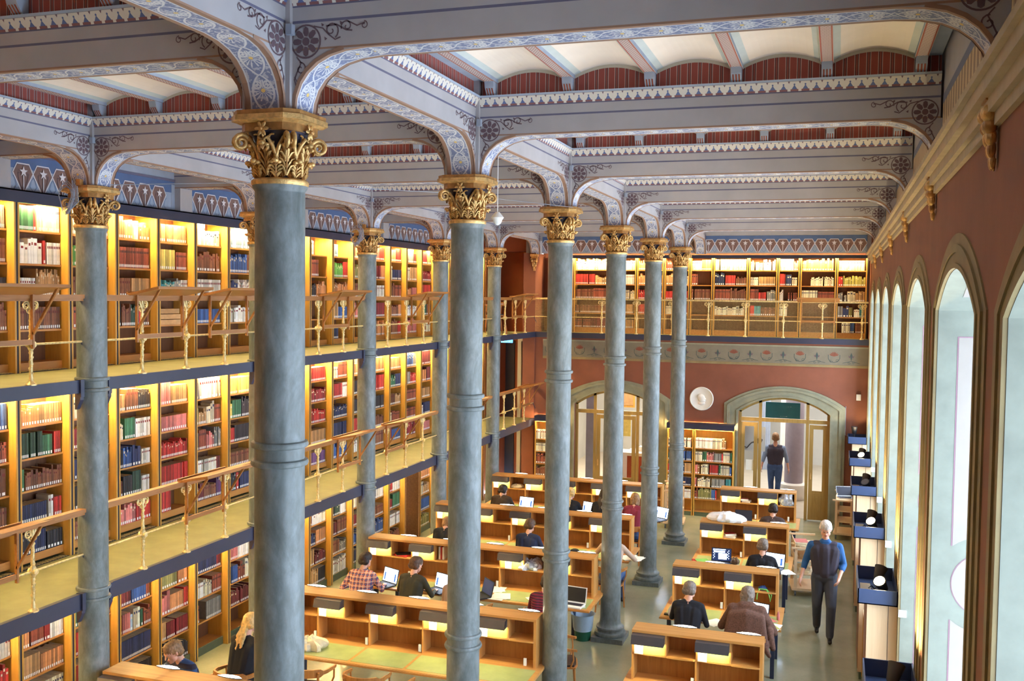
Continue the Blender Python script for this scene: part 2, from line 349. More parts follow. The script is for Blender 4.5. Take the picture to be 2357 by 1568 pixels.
# ---------------- ceiling: beams with haunches, heart cornices, red frieze, ribs, shallow vaults
BW = .13; ZB = 6.715; ZSP = 6.37
ceil = structure(thing('ceiling', None, None))
def spiral(c, r0, turns, a0, n=22, sg=1, r1=.006):
    return [(c[0]+(r0*(1-i/n)+r1)*cos(a0+sg*2*pi*turns*i/n), c[1]+(r0*(1-i/n)+r1)*sin(a0+sg*2*pi*turns*i/n)) for i in range(n+1)]
def ribbon2(pts, w, w1=None):
    L = []; Rr = []; N = len(pts)
    for i, p in enumerate(pts):
        a = pts[max(0, i-1)]; b = pts[min(N-1, i+1)]; dx, dy = b[0]-a[0], b[1]-a[1]; l = sqrt(dx*dx+dy*dy) or 1
        ww = (w if w1 is None else w+(w1-w)*i/(N-1))/2
        L.append((p[0]-dy/l*ww, p[1]+dx/l*ww)); Rr.append((p[0]+dy/l*ww, p[1]-dx/l*ww))
    return [[L[i], Rr[i], Rr[i+1], L[i+1]] for i in range(N-1)]
def rosette_polys():
    P = []; c = (.0, .0); r = .094
    circ = [(r*cos(2*pi*i/28), r*sin(2*pi*i/28)) for i in range(29)]; P += ribbon2(circ, .010)
    for k in range(8):
        a = 2*pi*k/8; q = []
        for rr, da in ((.03, -.30), (.034, .30), (.055, .33), (.078, .2), (.086, 0), (.078, -.2), (.055, -.33)): q.append((rr*cos(a+da), rr*sin(a+da)))
        P.append(q)
    P.append([(.024*cos(2*pi*i/12), .024*sin(2*pi*i/12)) for i in range(12)])
    # upper branch running along the beam
    P += ribbon2([(.05, .085), (.11, .07), (.15, .03), (.19, .0), (.225, .012)], .008); P += ribbon2(spiral((.165, .055), .045, 1.3, R(-60), 20), .008)
    P += ribbon2([(.13, .08), (.2, .085), (.26, .05), (.30, .045)], .009); P += ribbon2(spiral((.265, .07), .032, 1.2, R(200), 16, -1), .007)
    P += ribbon2([(.27, .1), (.33, .07), (.38, .085)], .008); P += ribbon2(spiral((.375, .07), .018, 1.1, R(90), 12, -1), .006)
    for c0 in ((.1, .1), (.22, .105), (.12, .02)): P.append([(c0[0], c0[1]), (c0[0]+.02, c0[1]-.012), (c0[0]+.004, c0[1]-.022)])
    # lower branch running down
    P += ribbon2([(-.06, -.085), (-.03, -.12), (-.055, -.17), (-.075, -.215), (-.06, -.27)], .008); P += ribbon2(spiral((-.035, -.155), .032, 1.2, R(100), 16, -1), .008)
    P += ribbon2([(-.075, -.2), (-.05, -.24), (-.075, -.29)], .006)
    return P
ROS = rosette_polys()
def haunch(M, org, d, n, top=ZB, flip=False):
    # org: (x,y) at the column face start, d: unit dir along the beam, n: unit normal to a side face
    prof = [(0, ZSP), (.010, 6.45), (.04, 6.53), (.085, 6.59), (.15, 6.642), (.23, 6.68), (.33, 6.704), (.46, top)]
    st = .165; ox, oy = org; W = BW
    def P(t, s, z): return (ox+d[0]*t+n[0]*s, oy+d[1]*t+n[1]*s, z)
    pts = [(st+t, z) for t, z in prof]
    # soffit strip with UVs
    L = 0
    for (t0, z0), (t1, z1) in zip(pts, pts[1:]):
        l = sqrt((t1-t0)**2+(z1-z0)**2)
        M.quad(P(t0, -W, z0), P(t0, W, z0), P(t1, W, z1), P(t1, -W, z1), 'soffit_scroll', [(L, 0), (L, 1), (L+l, 1), (L+l, 0)]); L += l
    for s in (-W, W):
        poly = [P(t, s, z) for t, z in pts]+[P(0, s, top), P(0, s, ZSP)]
        # triangulated as fans from the corner for a clean face
        for i in range(len(pts)-1): M.add([P(0, s, top if i > 3 else ZSP+.0), P(pts[i][0], s, pts[i][1]), P(pts[i+1][0], s, pts[i+1][1])], [(0, 1, 2)], 'paint_grey')
        M.add([P(0, s, ZSP), P(pts[4][0], s, pts[4][1]), P(0, s, top)], [(0, 1, 2)], 'paint_grey')
        # edge line following the arc
        e = [(t, z+.011) for t, z in pts[:-1]]
        for q in ribbon2(e, .022): M.add([P(a, s*1.02, b) for a, b in q], [tuple(range(4))], 'paint_brown')
        cx, cz = st+.085, 6.765
        for q in ROS: M.add([P(cx+a, s*1.018, cz+b) for a, b in q], [tuple(range(len(q)))], 'motif_plum')
def beam(M, axis, c, a0, a1, sides=(-1, 1)):
    # axis 'x': runs along X at y=c ; axis 'y': runs along Y at x=c
    def P(t, s, z): return (t, c+s, z) if axis == 'x' else (c-s, t, z)
    for s in sides:
        b = s*BW
        for z0, z1, mt in ((ZB, ZB+.012, 'paint_brown'), (ZB+.012, 6.872, 'paint_grey'), (6.872, 6.888, 'paint_line'), (6.888, 6.965, 'paint_grey'), (6.965, 6.975, 'paint_line')):
            M.quad(P(a0, b, z0), P(a1, b, z0), P(a1, b, z1), P(a0, b, z1), mt)
        o = s*(BW+.035)
        M.quad(P(a0, b, 6.975), P(a1, b, 6.975), P(a1, o, 7.05), P(a0, o, 7.05), 'heart_band', [(a0, 0), (a1, 0), (a1, 1), (a0, 1)])
        M.quad(P(a0, o, 7.05), P(a1, o, 7.05), P(a1, s*(BW+.045), 7.065), P(a0, s*(BW+.045), 7.065), 'frieze_pale')
        M.quad(P(a0, s*(BW+.045), 7.065), P(a1, s*(BW+.045), 7.065), P(a1, s*(BW-.02), 7.072), P(a0, s*(BW-.02), 7.072), 'paint_grey')
        M.quad(P(a0, s*(BW-.02), 7.072), P(a1, s*(BW-.02), 7.072), P(a1, s*(BW-.02), 7.30), P(a0, s*(BW-.02), 7.30), 'red_panels', [(a0, 0), (a1, 0), (a1, 1), (a0, 1)])
    M.quad(P(a0, -BW, ZB), P(a1, -BW, ZB), P(a1, BW, ZB), P(a0, BW, ZB), 'soffit_scroll', [(a0, 0), (a1, 0), (a1, 1), (a0, 1)])
BY = [5.312+3.2*i for i in range(-2, 6)]
for y in BY:
    for x0, x1, ends in ((XA, XW, (1, 1)), (XB, XA, (1, 1)), (-9.0, XB, (1, 1))):
        M = MB(); g0 = x0+(.13 if x0 > -8.9 else 0); g1 = x1-(.13 if x1 < .6 else 0); beam(M, 'x', y, g0, g1)
        if x0 == -9.0:
            haunch(M, (x1, y), (-1, 0), (0, 1)); M.box(-8.98, -8.62, y-BW, y+BW, 6.37, ZB, 'paint_grey')
        else: haunch(M, (x0, y), (1, 0), (0, 1)); haunch(M, (x1+(.14 if x1 == XW else 0), y), (-1, 0), (0, 1))
        M.build('cross_beam', ceil)
BYS = BY+[YBW]
for x in (XA, XB):
    for y0, y1 in zip(BYS, BYS[1:]):
        M = MB(); beam(M, 'y', x, y0+.13, y1-.13)
        haunch(M, (x, y0), (0, 1), (1, 0)); haunch(M, (x, y1+(.15 if y1 == YBW else 0)), (0, -1), (1, 0)); M.build('long_beam', ceil)
    for y in BY:   # core block above each capital
        M = MB(); M.box(x-BW-.03, x+BW+.03, y-BW-.03, y+BW+.03, ZSP, 6.97, 'paint_grey'); M.box(x-.16, x+.16, y-.16, y+.16, 6.97, 7.3, 'paint_grey')
        for sx in (-1, 1):
            for sy in (-1, 1): M.box(x+sx*.165-.02, x+sx*.165+.02, y+sy*.165-.02, y+sy*.165+.02, 6.80, 6.86, 'frieze_pale')
        M.build('beam_crossing', ceil)
# ribs, consoles and shallow vaults per bay
def console(M, x, y, s):
    a = .042; p = [(0, 7.19), (.115, 7.19), (.10, 7.13), (.05, 7.07), (.035, 7.05), (0, 7.05)]
    y0 = y+s*(BW-.02)
    vs = [(x-a, y0+s*t, z) for t, z in p]+[(x+a, y0+s*t, z) for t, z in p]; n6 = 6
    M.add(vs, [(i, (i+1) % 6, 6+(i+1) % 6, 6+i) for i in range(6)]+[tuple(range(6))[::-1], tuple(range(6, 12))], 'frieze_pale')
    for k in (-.024, 0, .024): M.quad((x+k-.006, y0+s*.098, 7.12), (x+k+.006, y0+s*.098, 7.12), (x+k+.006, y0+s*.053, 7.068), (x+k-.006, y0+s*.053, 7.068), 'motif_red')
bays = [(XA, XW, [-2.966, -2.262, -1.55, -.84, -.135, .56]), (XB, XA, [-7.185, -6.5, -5.78, -5.07, -4.36, -3.5]), (-9.0, XB, [-8.9, -8.25, -7.62])]
for y0, y1 in zip(BYS, BYS[1:]):
    for x0, x1, ribs in bays:
        V = MB(); C2 = MB(); Rb = MB()
        for r in ribs:
            Rb.box(r-.05, r+.05, y0+.1, y1-.1, 7.18, 7.24, 'frieze_pale')
            Rb.quad((r-.05, y0+.1, 7.178), (r-.05, y1-.1, 7.178), (r+.05, y1-.1, 7.178), (r+.05, y0+.1, 7.178), 'rib_check', [(0, 0), (3, 0), (3, 1), (0, 1)])
            console(C2, r, y0, 1); console(C2, r, y1, -1)
        xs = [x0]+ribs+[x1]
        for r0, r1 in zip(xs, xs[1:]):
            if r1-r0 < .3: V.quad((r0, y0, 7.2), (r1, y0, 7.2), (r1, y1, 7.2), (r0, y1, 7.2), 'frieze_pale'); continue
            N = 14; w_ = r1-r0; arc = [(r0+w_*i/N, 7.185+.10*(1-(2*i/N-1)**2)) for i in range(N+1)]
            for i, ((a, za), (b, zb)) in enumerate(zip(arc, arc[1:])):
                mt = 'vault_line' if i in (1, 12) else 'vault_white'
                V.quad((a, y0, za), (a, y1, za), (b, y1, zb), (b, y0, zb), mt)
                for ye in (y0+.112, y1-.112): # painted edge arch against the beam
                    V.quad((a, ye, za-.028), (b, ye, zb-.028), (b, ye, zb), (a, ye, za), 'vault_edge')
        V.build('vault', ceil, 40); Rb.build('rib', ceil); C2.build('console', ceil)
m = MB(); m.box(-9.2, 1.9, YN, 25.9, 7.6, 7.7, 'vault_white'); m.build('roof_slab', ceil)

# gilded corbels of the window wall and end wall
def corbel_mesh():
    M = MB(); M.box(-.09, .02, -.10, .10, 6.31, 6.37, 'gold'); M.box(-.07, .02, -.08, .08, 6.26, 6.31, 'gold_deep')
    for k in range(5):
        z = 6.2-.055*k; r = .075-.012*k
        for s in (-1, 0, 1): M.ell((-.012-r*.5, s*r*.75, z), (r*.55, r*.5, .045), 'gold' if (k+s) % 2 else 'gold_deep', 8, 6)
    for s in (-1, 1): M.tube([(-.05, s*(.07+.028*cos(t)*(1-t/9)), 6.235+.028*sin(t)*(1-t/9)) for t in [i*.5 for i in range(14)]], .009, 'gold', 6)
    M.tube([(-.02, 0, 5.99), (-.015, 0, 5.93)], [.018, .004], 'gold', 6); return M
cm = None
for y in COLY:
    lb = 'gilded leaf corbel on the window wall under the end of the %s ceiling beam' % ('nearest visible', 'nearest visible', 'second nearest', 'third nearest', 'fourth nearest', 'fifth nearest', 'farthest')[COLY.index(y)]
    if y < 4: continue
    if cm is None: o = corbel_mesh().build('wall_corbel', None, 40); cm = o.data
    else: o = inst('wall_corbel', cm)
    o.location = (XW, y, 0); tag(o, lb, 'corbel', 'gilded corbels of the window wall')
o = inst('wall_corbel', cm, None, (XB-.01, YBW-.02, 0), pi/2); o.rotation_euler = (0, 0, pi/2); tag(o, 'gilded leaf corbel on the end wall pilaster left of the upper gallery shelves', 'corbel')

# ---------------- end wall: two segmental doorways, gallery recess above
DR = [(-1.18, 'r'), (-5.28, 'l')]; DA, DZ, DH = 1.06, 2.28, .66   # opening
DZS, DHI = 2.57, .37
m = MB(); Y0, Y1 = YBW, YBW+.35
edges = sorted([c-DA for c, _ in DR]+[c+DA for c, _ in DR]); xs = [-7.42]+edges+[XO]
for i in range(0, len(xs), 2): m.box(xs[i], xs[i+1], Y0, Y1, 0, 4.24, 'wall_red')
for c, _ in DR:
    for (t0, z0), (t1, z1) in zip(seg_arch(DA, DZS, DHI), seg_arch(DA, DZS, DHI)[1:]):
        for yy in (Y0, Y1): m.quad((c+t0, yy, z0), (c+t1, yy, z1), (c+t1, yy, 4.24), (c+t0, yy, 4.24), 'wall_red')
        m.quad((c+t0, Y0, z0), (c+t1, Y0, z1), (c+t1, Y1, z1), (c+t0, Y1, z0), 'stone_trim2')
m.box(-7.42, XO, Y0+.01, 25.9, 4.19, 4.24, 'wall_red')
structure(m.build('wall_back'))
m = MB(); m.box(-7.46, 1.8, 25.3, 25.5, 4.24, 7.5, 'wall_red'); m.box(-9.0, -7.74, 25.25, 25.45, 0, 7.5, 'wall_dark'); m.box(-9.0, -8.98, 24.03, 25.3, 0, 7.5, 'wall_dark')
m.box(-7.74, -7.42, YBW-.04, 25.5, 0, 6.4, 'wall_red'); m.box(-7.74, 1.0, YBW+.16, YBW+.4, 6.4, 7.5, 'paint_grey'); m.box(.69, .99, YBW, 25.6, 4.24, 7.5, 'wall_red')
m.box(-9.0, -7.74, YBW+.3, 25.3, 6.45, 7.5, 'wall_dark'); m.box(-8.45, -8.2, 25.2, 25.25, 0, 4.1, 'case_gap')
structure(m.build('wall_back'))
# stone surround of each doorway
for c, side in DR:
    M = MB(); stp = [(0, .05, .05), (.05, .2, .03), (.2, .27, .06), (.27, .34, .03)]
    for a0, a1, pr in stp:
        y = YBW-pr; mt = 'stone_trim2'; k0, k1 = a0/.34, a1/.34
        for sg in (1, -1): M.prism([(c+sg*(DA+a0), 0), (c+sg*(DA+a1), 0), (c+sg*(DA+a1), DZS+.19*k1), (c+sg*(DA+a0), DZS+.19*k0)], y, YBW, 'y', mt)
        A0 = seg_arch(DA+a0, DZS+.19*k0, DHI+.08*k0, 24); A1 = seg_arch(DA+a1, DZS+.19*k1, DHI+.08*k1, 24)
        for (p0, q0), (p1, q1) in zip(zip(A0, A1), list(zip(A0, A1))[1:]):
            M.quad((c+p0[0], y, p0[1]), (c+p1[0], y, p1[1]), (c+q1[0], y, q1[1]), (c+q0[0], y, q0[1]), mt)
            M.quad((c+q0[0], y, q0[1]), (c+q1[0], y, q1[1]), (c+q1[0], YBW, q1[1]), (c+q0[0], YBW, q0[1]), mt)
    structure(M.build('trim_%d' % (3 if side == 'r' else 4)))
# glazed door screens
def door_screen(name, c, right):
    t = structure(thing(name, None, None, (c, YBW+.12, 0))); D = MB(); A = DA; d0, d1 = 0, .07
    mul = (-.55, .55)
    for x in (-A+.03,)+mul+(A-.03,): D.box(x-.035, x+.035, d0, d1, 0, 2.58 if abs(x) > 1 else 2.84, 'door_wood')
    D.box(-A+.002, A-.002, d0-.022, d1+.002, 2.33, 2.42, 'door_wood')
    ar0 = seg_arch(A, DZS, DHI-.005); ar1 = seg_arch(A-.05, DZS-.03, DHI-.03)
    for (p0, q0), (p1, q1) in zip(zip(ar0, ar1), list(zip(ar0, ar1))[1:]): D.quad((p0[0], d0, p0[1]), (p1[0], d0, p1[1]), (q1[0], d0, q1[1]), (q0[0], d0, q0[1]), 'door_wood')
    D.build('door_frame', t)
    G = MB(); poly = [(-A, 0)]+ar0+[(A, 0)]
    if right:
        for x0, x1 in ((-A, -.55), (.55, A)): G.quad((x0, .04, 0), (x1, .04, 0), (x1, .04, 2.33), (x0, .04, 2.33), 'glass')
    else: G.quad((-A, .04, 0), (A, .04, 0), (A, .04, 2.33), (-A, .04, 2.33), 'glass')
    pl = [(-A, 2.42)]+ar0+[(A, 2.42)]; G.add([(a, .04, b) for a, b in pl], [tuple(range(len(pl)))], 'glass'); G.build('door_pane', t)
    L = MB()
    leaves = ((-A+.06, -.6), (.6, A-.06)) if right else ((-.5, .5),)
    for x0, x1 in leaves:
        for a, b in ((x0, x0+.09), (x1-.09, x1)): L.box(a, b, .0, .05, .02, 2.3, 'door_wood')
        L.box(x0+.09, x1-.09, .003, .047, 2.2, 2.297, 'door_wood'); L.box(x0+.09, x1-.09, .006, .044, .023, .72, 'door_wood')
        for k in range(4): i = .11+.03*k; L.box(x0+i, x1-i, -.004-.006*k, .004-.006*k, .1+.045*k, .66-.045*k, 'door_wood')
    L.build('door_leaf', t)
    H = MB(); H.tube([(leaves[-1][0]+.05, -.05, 1.0), (leaves[-1][0]+.05, -.05, 1.16)], .012, 'gold', 6); H.build('door_handle', t)
door_screen('door_1', -1.18, True); door_screen('door_2', -5.28, False)
# painted frieze on end wall with vine motifs
m = MB(); zb, zt = 3.76, 4.16
m.box(-7.2, .69, YBW-.012, YBW, zb, zt, 'frieze_stone'); m.box(-7.2, .69, YBW-.02, YBW, zt, zt+.035, 'stone_trim2'); m.box(-7.2, .69, YBW-.02, YBW, zb-.06, zb, 'stone_trim')
for k in range(-1, 21):
    cx = -7.0+.385*k; y = YBW-.016
    if cx > .62 or cx < -7.15: continue
    def A_(P, mt): m.add([(cx+a, y, zb+.2+b) for a, b in P], [tuple(range(len(P)))], mt)
    if k % 2 == 0:
        for j in range(7):
            a = R(25+j*21.6); A_([(0, .0), (.085*cos(a-.13), .085*sin(a-.13)), (.115*cos(a), .02+.1*sin(a)), (.085*cos(a+.13), .085*sin(a+.13))], 'motif_red')
        for sg in (-1, 1):
            for q in ribbon2([(sg*.0, -.14), (sg*.08, -.12), (sg*.13, -.05), (sg*.13, .04)], .012): A_(q, 'motif_green')
            for q in ribbon2(spiral((sg*.07, -.1), .035, 1.1, 0, 12, sg), .008): A_(q, 'motif_green')
    else:
        A_([(0, .1), (.03, .02), (0, -.1), (-.03, .02)], 'motif_green'); A_([(.01, .0), (.07, .03), (.045, -.03)], 'motif_plum'); A_([(-.01, .0), (-.07, .03), (-.045, -.03)], 'motif_plum')
        for sg in (-1, 1):
            for q in ribbon2([(0, -.1), (sg*.1, -.13), (sg*.19, -.15)], .01): A_(q, 'motif_green')
            for q in ribbon2(spiral((sg*.05, -.14), .03, 1.2, 0, 12, sg), .008): A_(q, 'motif_green')
structure(m.build('trim_5'))

# star friezes above the left wall shelving and above the end gallery shelving
def star_polys(w, h):
    out = []; B = .30*w
    out.append(('motif_brown', [(-B*.25, 0), (B*.25, 0), (w*.47, h*.62), (w*.3, h*.9), (-w*.3, h*.9), (-w*.47, h*.62)]))
    for q in ribbon2([(-B*.25, 0), (-w*.5, h*.62), (-w*.3, h*.93), (w*.3, h*.93), (w*.5, h*.62), (B*.25, 0)], .014): out.append(('star_white', q))
    for sg in (-1, 1):
        for q in ribbon2([(sg*w*.5, 0), (sg*w*.33, h*.18), (sg*w*.4, h*.4), (sg*w*.5, h*.5)], .006): out.append(('frieze_blue', q))
        for q in ribbon2([(sg*.02, h*.1), (sg*w*.22, h*.38), (sg*w*.26, h*.6), (sg*w*.12, h*.62)], .007): out.append(('motif_plum', q))
    out.append(('star_white', [(-.006, 0), (.006, 0), (.006, h*.55), (-.006, h*.55)]))
    st = []
    for i in range(10): rr = (.062 if i % 2 == 0 else .025); a = pi/2+2*pi*i/10; st.append((rr*cos(a), h*.66+rr*sin(a)))
    out.append(('star_white', st)); return out
solid('motif_brown', (134, 104, 98), .75, 0, .1)
SP = star_polys(.29, .33)
def frieze(name, a0, a1, z0, P, breaks):
    M = MB(); M.add([P(a0, 0, z0), P(a1, 0, z0), P(a1, 0, z0+.25), P(a0, 0, z0+.25)], [(0, 1, 2, 3)], 'frieze_pale'); M.add([P(a0, 0, z0+.25), P(a1, 0, z0+.25), P(a1, 0, z0+.4), P(a0, 0, z0+.4)], [(0, 1, 2, 3)], 'frieze_blue')
    n = int((a1-a0)/.29)
    for i in range(n):
        c = a0+.145+i*(a1-a0)/n
        if any(abs(c-b) < .26 for b in breaks): continue
        for j, (mt, q) in enumerate(SP): M.add([P(c+a, .003+.0006*j, z0+b) for a, b in q], [tuple(range(len(q)))], mt)
    for b in breaks: M.add([P(b-.2, .004, z0), P(b+.2, .004, z0), P(b+.2, .004, z0+.36), P(b-.2, .004, z0+.36)], [(0, 1, 2, 3)], 'frieze_pale'); M.add([P(b-.07, .006, z0), P(b+.07, .006, z0), P(b+.07, .006, z0+.34), P(b-.07, .006, z0+.34)], [(0, 1, 2, 3)], 'soffit_scroll', [[(0, 0), (0, 1), (.4, 1), (.4, 0)]])
    return structure(M.build(name))
m = MB(); m.box(-9.0, -8.72, 3.2, 23.4, 6.34, 7.5, 'frieze_pale'); structure(m.build('wall_left'))
frieze('trim_6', 3.2, 23.4, 6.40, lambda a, o, z: (-8.715+o, a, z), COLY)
m = MB(); m.box(-8.73, -8.70, 3.2, 23.4, 6.80, 6.83, 'paint_line'); structure(m.build('trim_7'))
frieze('trim_8', -7.3, .6, 6.42, lambda a, o, z: (a, YBW+.155-o, z), [])
# ---------------- green skirting of the left shelving is part of the cases; gallery slabs
def gallery(name, z, label):
    t = structure(thing(name, None, None))
    M = MB(); M.box(XS-.4, XB, 2.0, YBW-.04, z-.10, z, 'gallery_floor'); M.build('gallery_slab', t)
    e = .13 if z > 3 else .17
    for y0, y1 in zip([2.0]+COLY[1:], COLY[1:]+[YBW]):
        B = MB(); B.box(XB-.02, XB+.035, y0+.17, y1-.17 if y1 < 24 else y1-.04, z-e, z+.004, 'fascia_blue'); B.build('edge_beam', t)
    for y in COLY[1:]:
        for s in (-1, 1):
            B = MB(); yy = y+s*.18; B.box(XB-.02, XB+.06, *sorted((yy, yy+s*.05)), z-.17, z+.01, 'fascia_blue')
            B.prism([(XB+.05, z-.17), (XB+.05, z-.2), (XB, z-.30), (XB-.02, z-.30), (XB-.02, z-.17)], min(yy, yy+s*.05), max(yy, yy+s*.05), 'y', 'fascia_blue'); B.build('beam_bracket', t)
    # floor grille beside the shelves
    G = MB(); gx0, gx1 = XS-.34, XS+.0
    return t
gallery('floor', 4.37, ''); gallery('floor', 2.14, '')
m = MB(); m.box(-7.42, .69, YBW-.02, 25.3, 4.24, 4.37, 'gallery_floor'); m.box(-7.42, .69, YBW-.05, YBW-.02, 4.24, 4.375, 'fascia_blue'); structure(m.build('floor'))
# lobby behind the doors
m = MB(); m.quad((-8, YBW+.3, 0), (2.4, YBW+.3, 0), (2.4, 33, 0), (-8, 33, 0), 'lobby_floor'); structure(m.build('floor'))
m = MB(); m.box(-8, 2.4, 33, 33.2, 0, 4.1, 'lobby_wall'); m.box(2.3, 2.4, 24.85, 33, 0, 4.1, 'lobby_wall'); m.box(-8, -7.9, 24.85, 33, 0, 4.1, 'lobby_wall'); m.box(-3.3, -3.2, 24.85, 33, 0, 4.1, 'lobby_wall'); m.box(-8, 2.4, 24.85, 33, 4.1, 4.18, 'lobby_wall'); structure(m.build('wall_lobby'))
area_light('lobby_fill_light', (-1, 28.5, 3.9), 3, 5, 120, (1, .95, .88)); area_light('lobby_fill_light', (-5.5, 28, 3.9), 3, 4, 150, (1, .88, .72))  # unseen area lights added to brighten the lobby
# ================================================================== COLUMNS
def leaf(M, ang, r0, z0, h, wd, out, mat):
    # acanthus leaf: rises along the bell, curls outward at the top, lobed edge
    NU, NV = 12, 12; vs = []; fs = []
    for j in range(NV+1):
        t = j/NV
        if t < .75: rr = r0+.012+.03*t*t; z = z0+h*t/.82
        else:
            a = (t-.75)/.25*R(200); rr = r0+.03+out*(sin(a*.55)); z = z0+h*(.915+.1*sin(min(a, pi)))-out*.5*(1-cos(a))*.5
        wj = wd*(.55+.45*sin(pi*min(1, t*1.15)))*(1+.2*sin(t*30))*(1 if t < .8 else 1-(t-.8)*2.4)
        for i in range(NU+1):
            u = (i/NU-.5)*2; da = u*wj/(rr+.001)
            rb = rr+.010*(1-abs(u))+.006*cos(u*19)*(1 if t < .85 else .3); vs.append((rb*cos(ang+da), rb*sin(ang+da), z-abs(u)*.012))
    for j in range(NV):
        for i in range(NU): a = j*(NU+1)+i; fs.append((a, a+1, a+NU+2, a+NU+1))
    M.add(vs, fs, mat)
    M.tube([(( r0+.026)*cos(ang), (r0+.026)*sin(ang), z0+.01), ((r0+.045)*cos(ang), (r0+.045)*sin(ang), z0+h*.8)], .006, mat, 5)
    for j in range(4):
        for s in (-1, 1):
            t = .10+.20*j; ra = r0+.022+.012*t; rb = ra+.014; wj = wd*(.55+.5*sin(pi*min(1, t*1.1+.12)))
            a1 = ang+s*.30*wj/ra; a2 = ang+s*.62*wj/rb; a3 = ang+s*.86*wj/rb
            M.tube([(ra*cos(ang+s*.03), ra*sin(ang+s*.03), z0+h*(t-.08)), ((ra+.008)*cos(a1), (ra+.008)*sin(a1), z0+h*(t+.06)), (rb*cos(a2), rb*sin(a2), z0+h*(t+.19)), ((rb+.008)*cos(a3), (rb+.008)*sin(a3), z0+h*(t+.22))], [.005, .0105, .010, .004], 'gold', 6, True, .6)
    zt = z0+h*.95; rt = r0+.034+out*.6
    for s, k in ((0, 1.), (-1, .8), (1, .8)):
        aa = ang+s*wd*.42/rt; M.ell(((rt+(.014 if s == 0 else 0))*cos(aa), (rt+(.014 if s == 0 else 0))*sin(aa), zt-.008*abs(s)), (.020*k, .022*k, .015*k), 'gold', 10, 6, Matrix.Rotation(ang, 3, 'Z'))
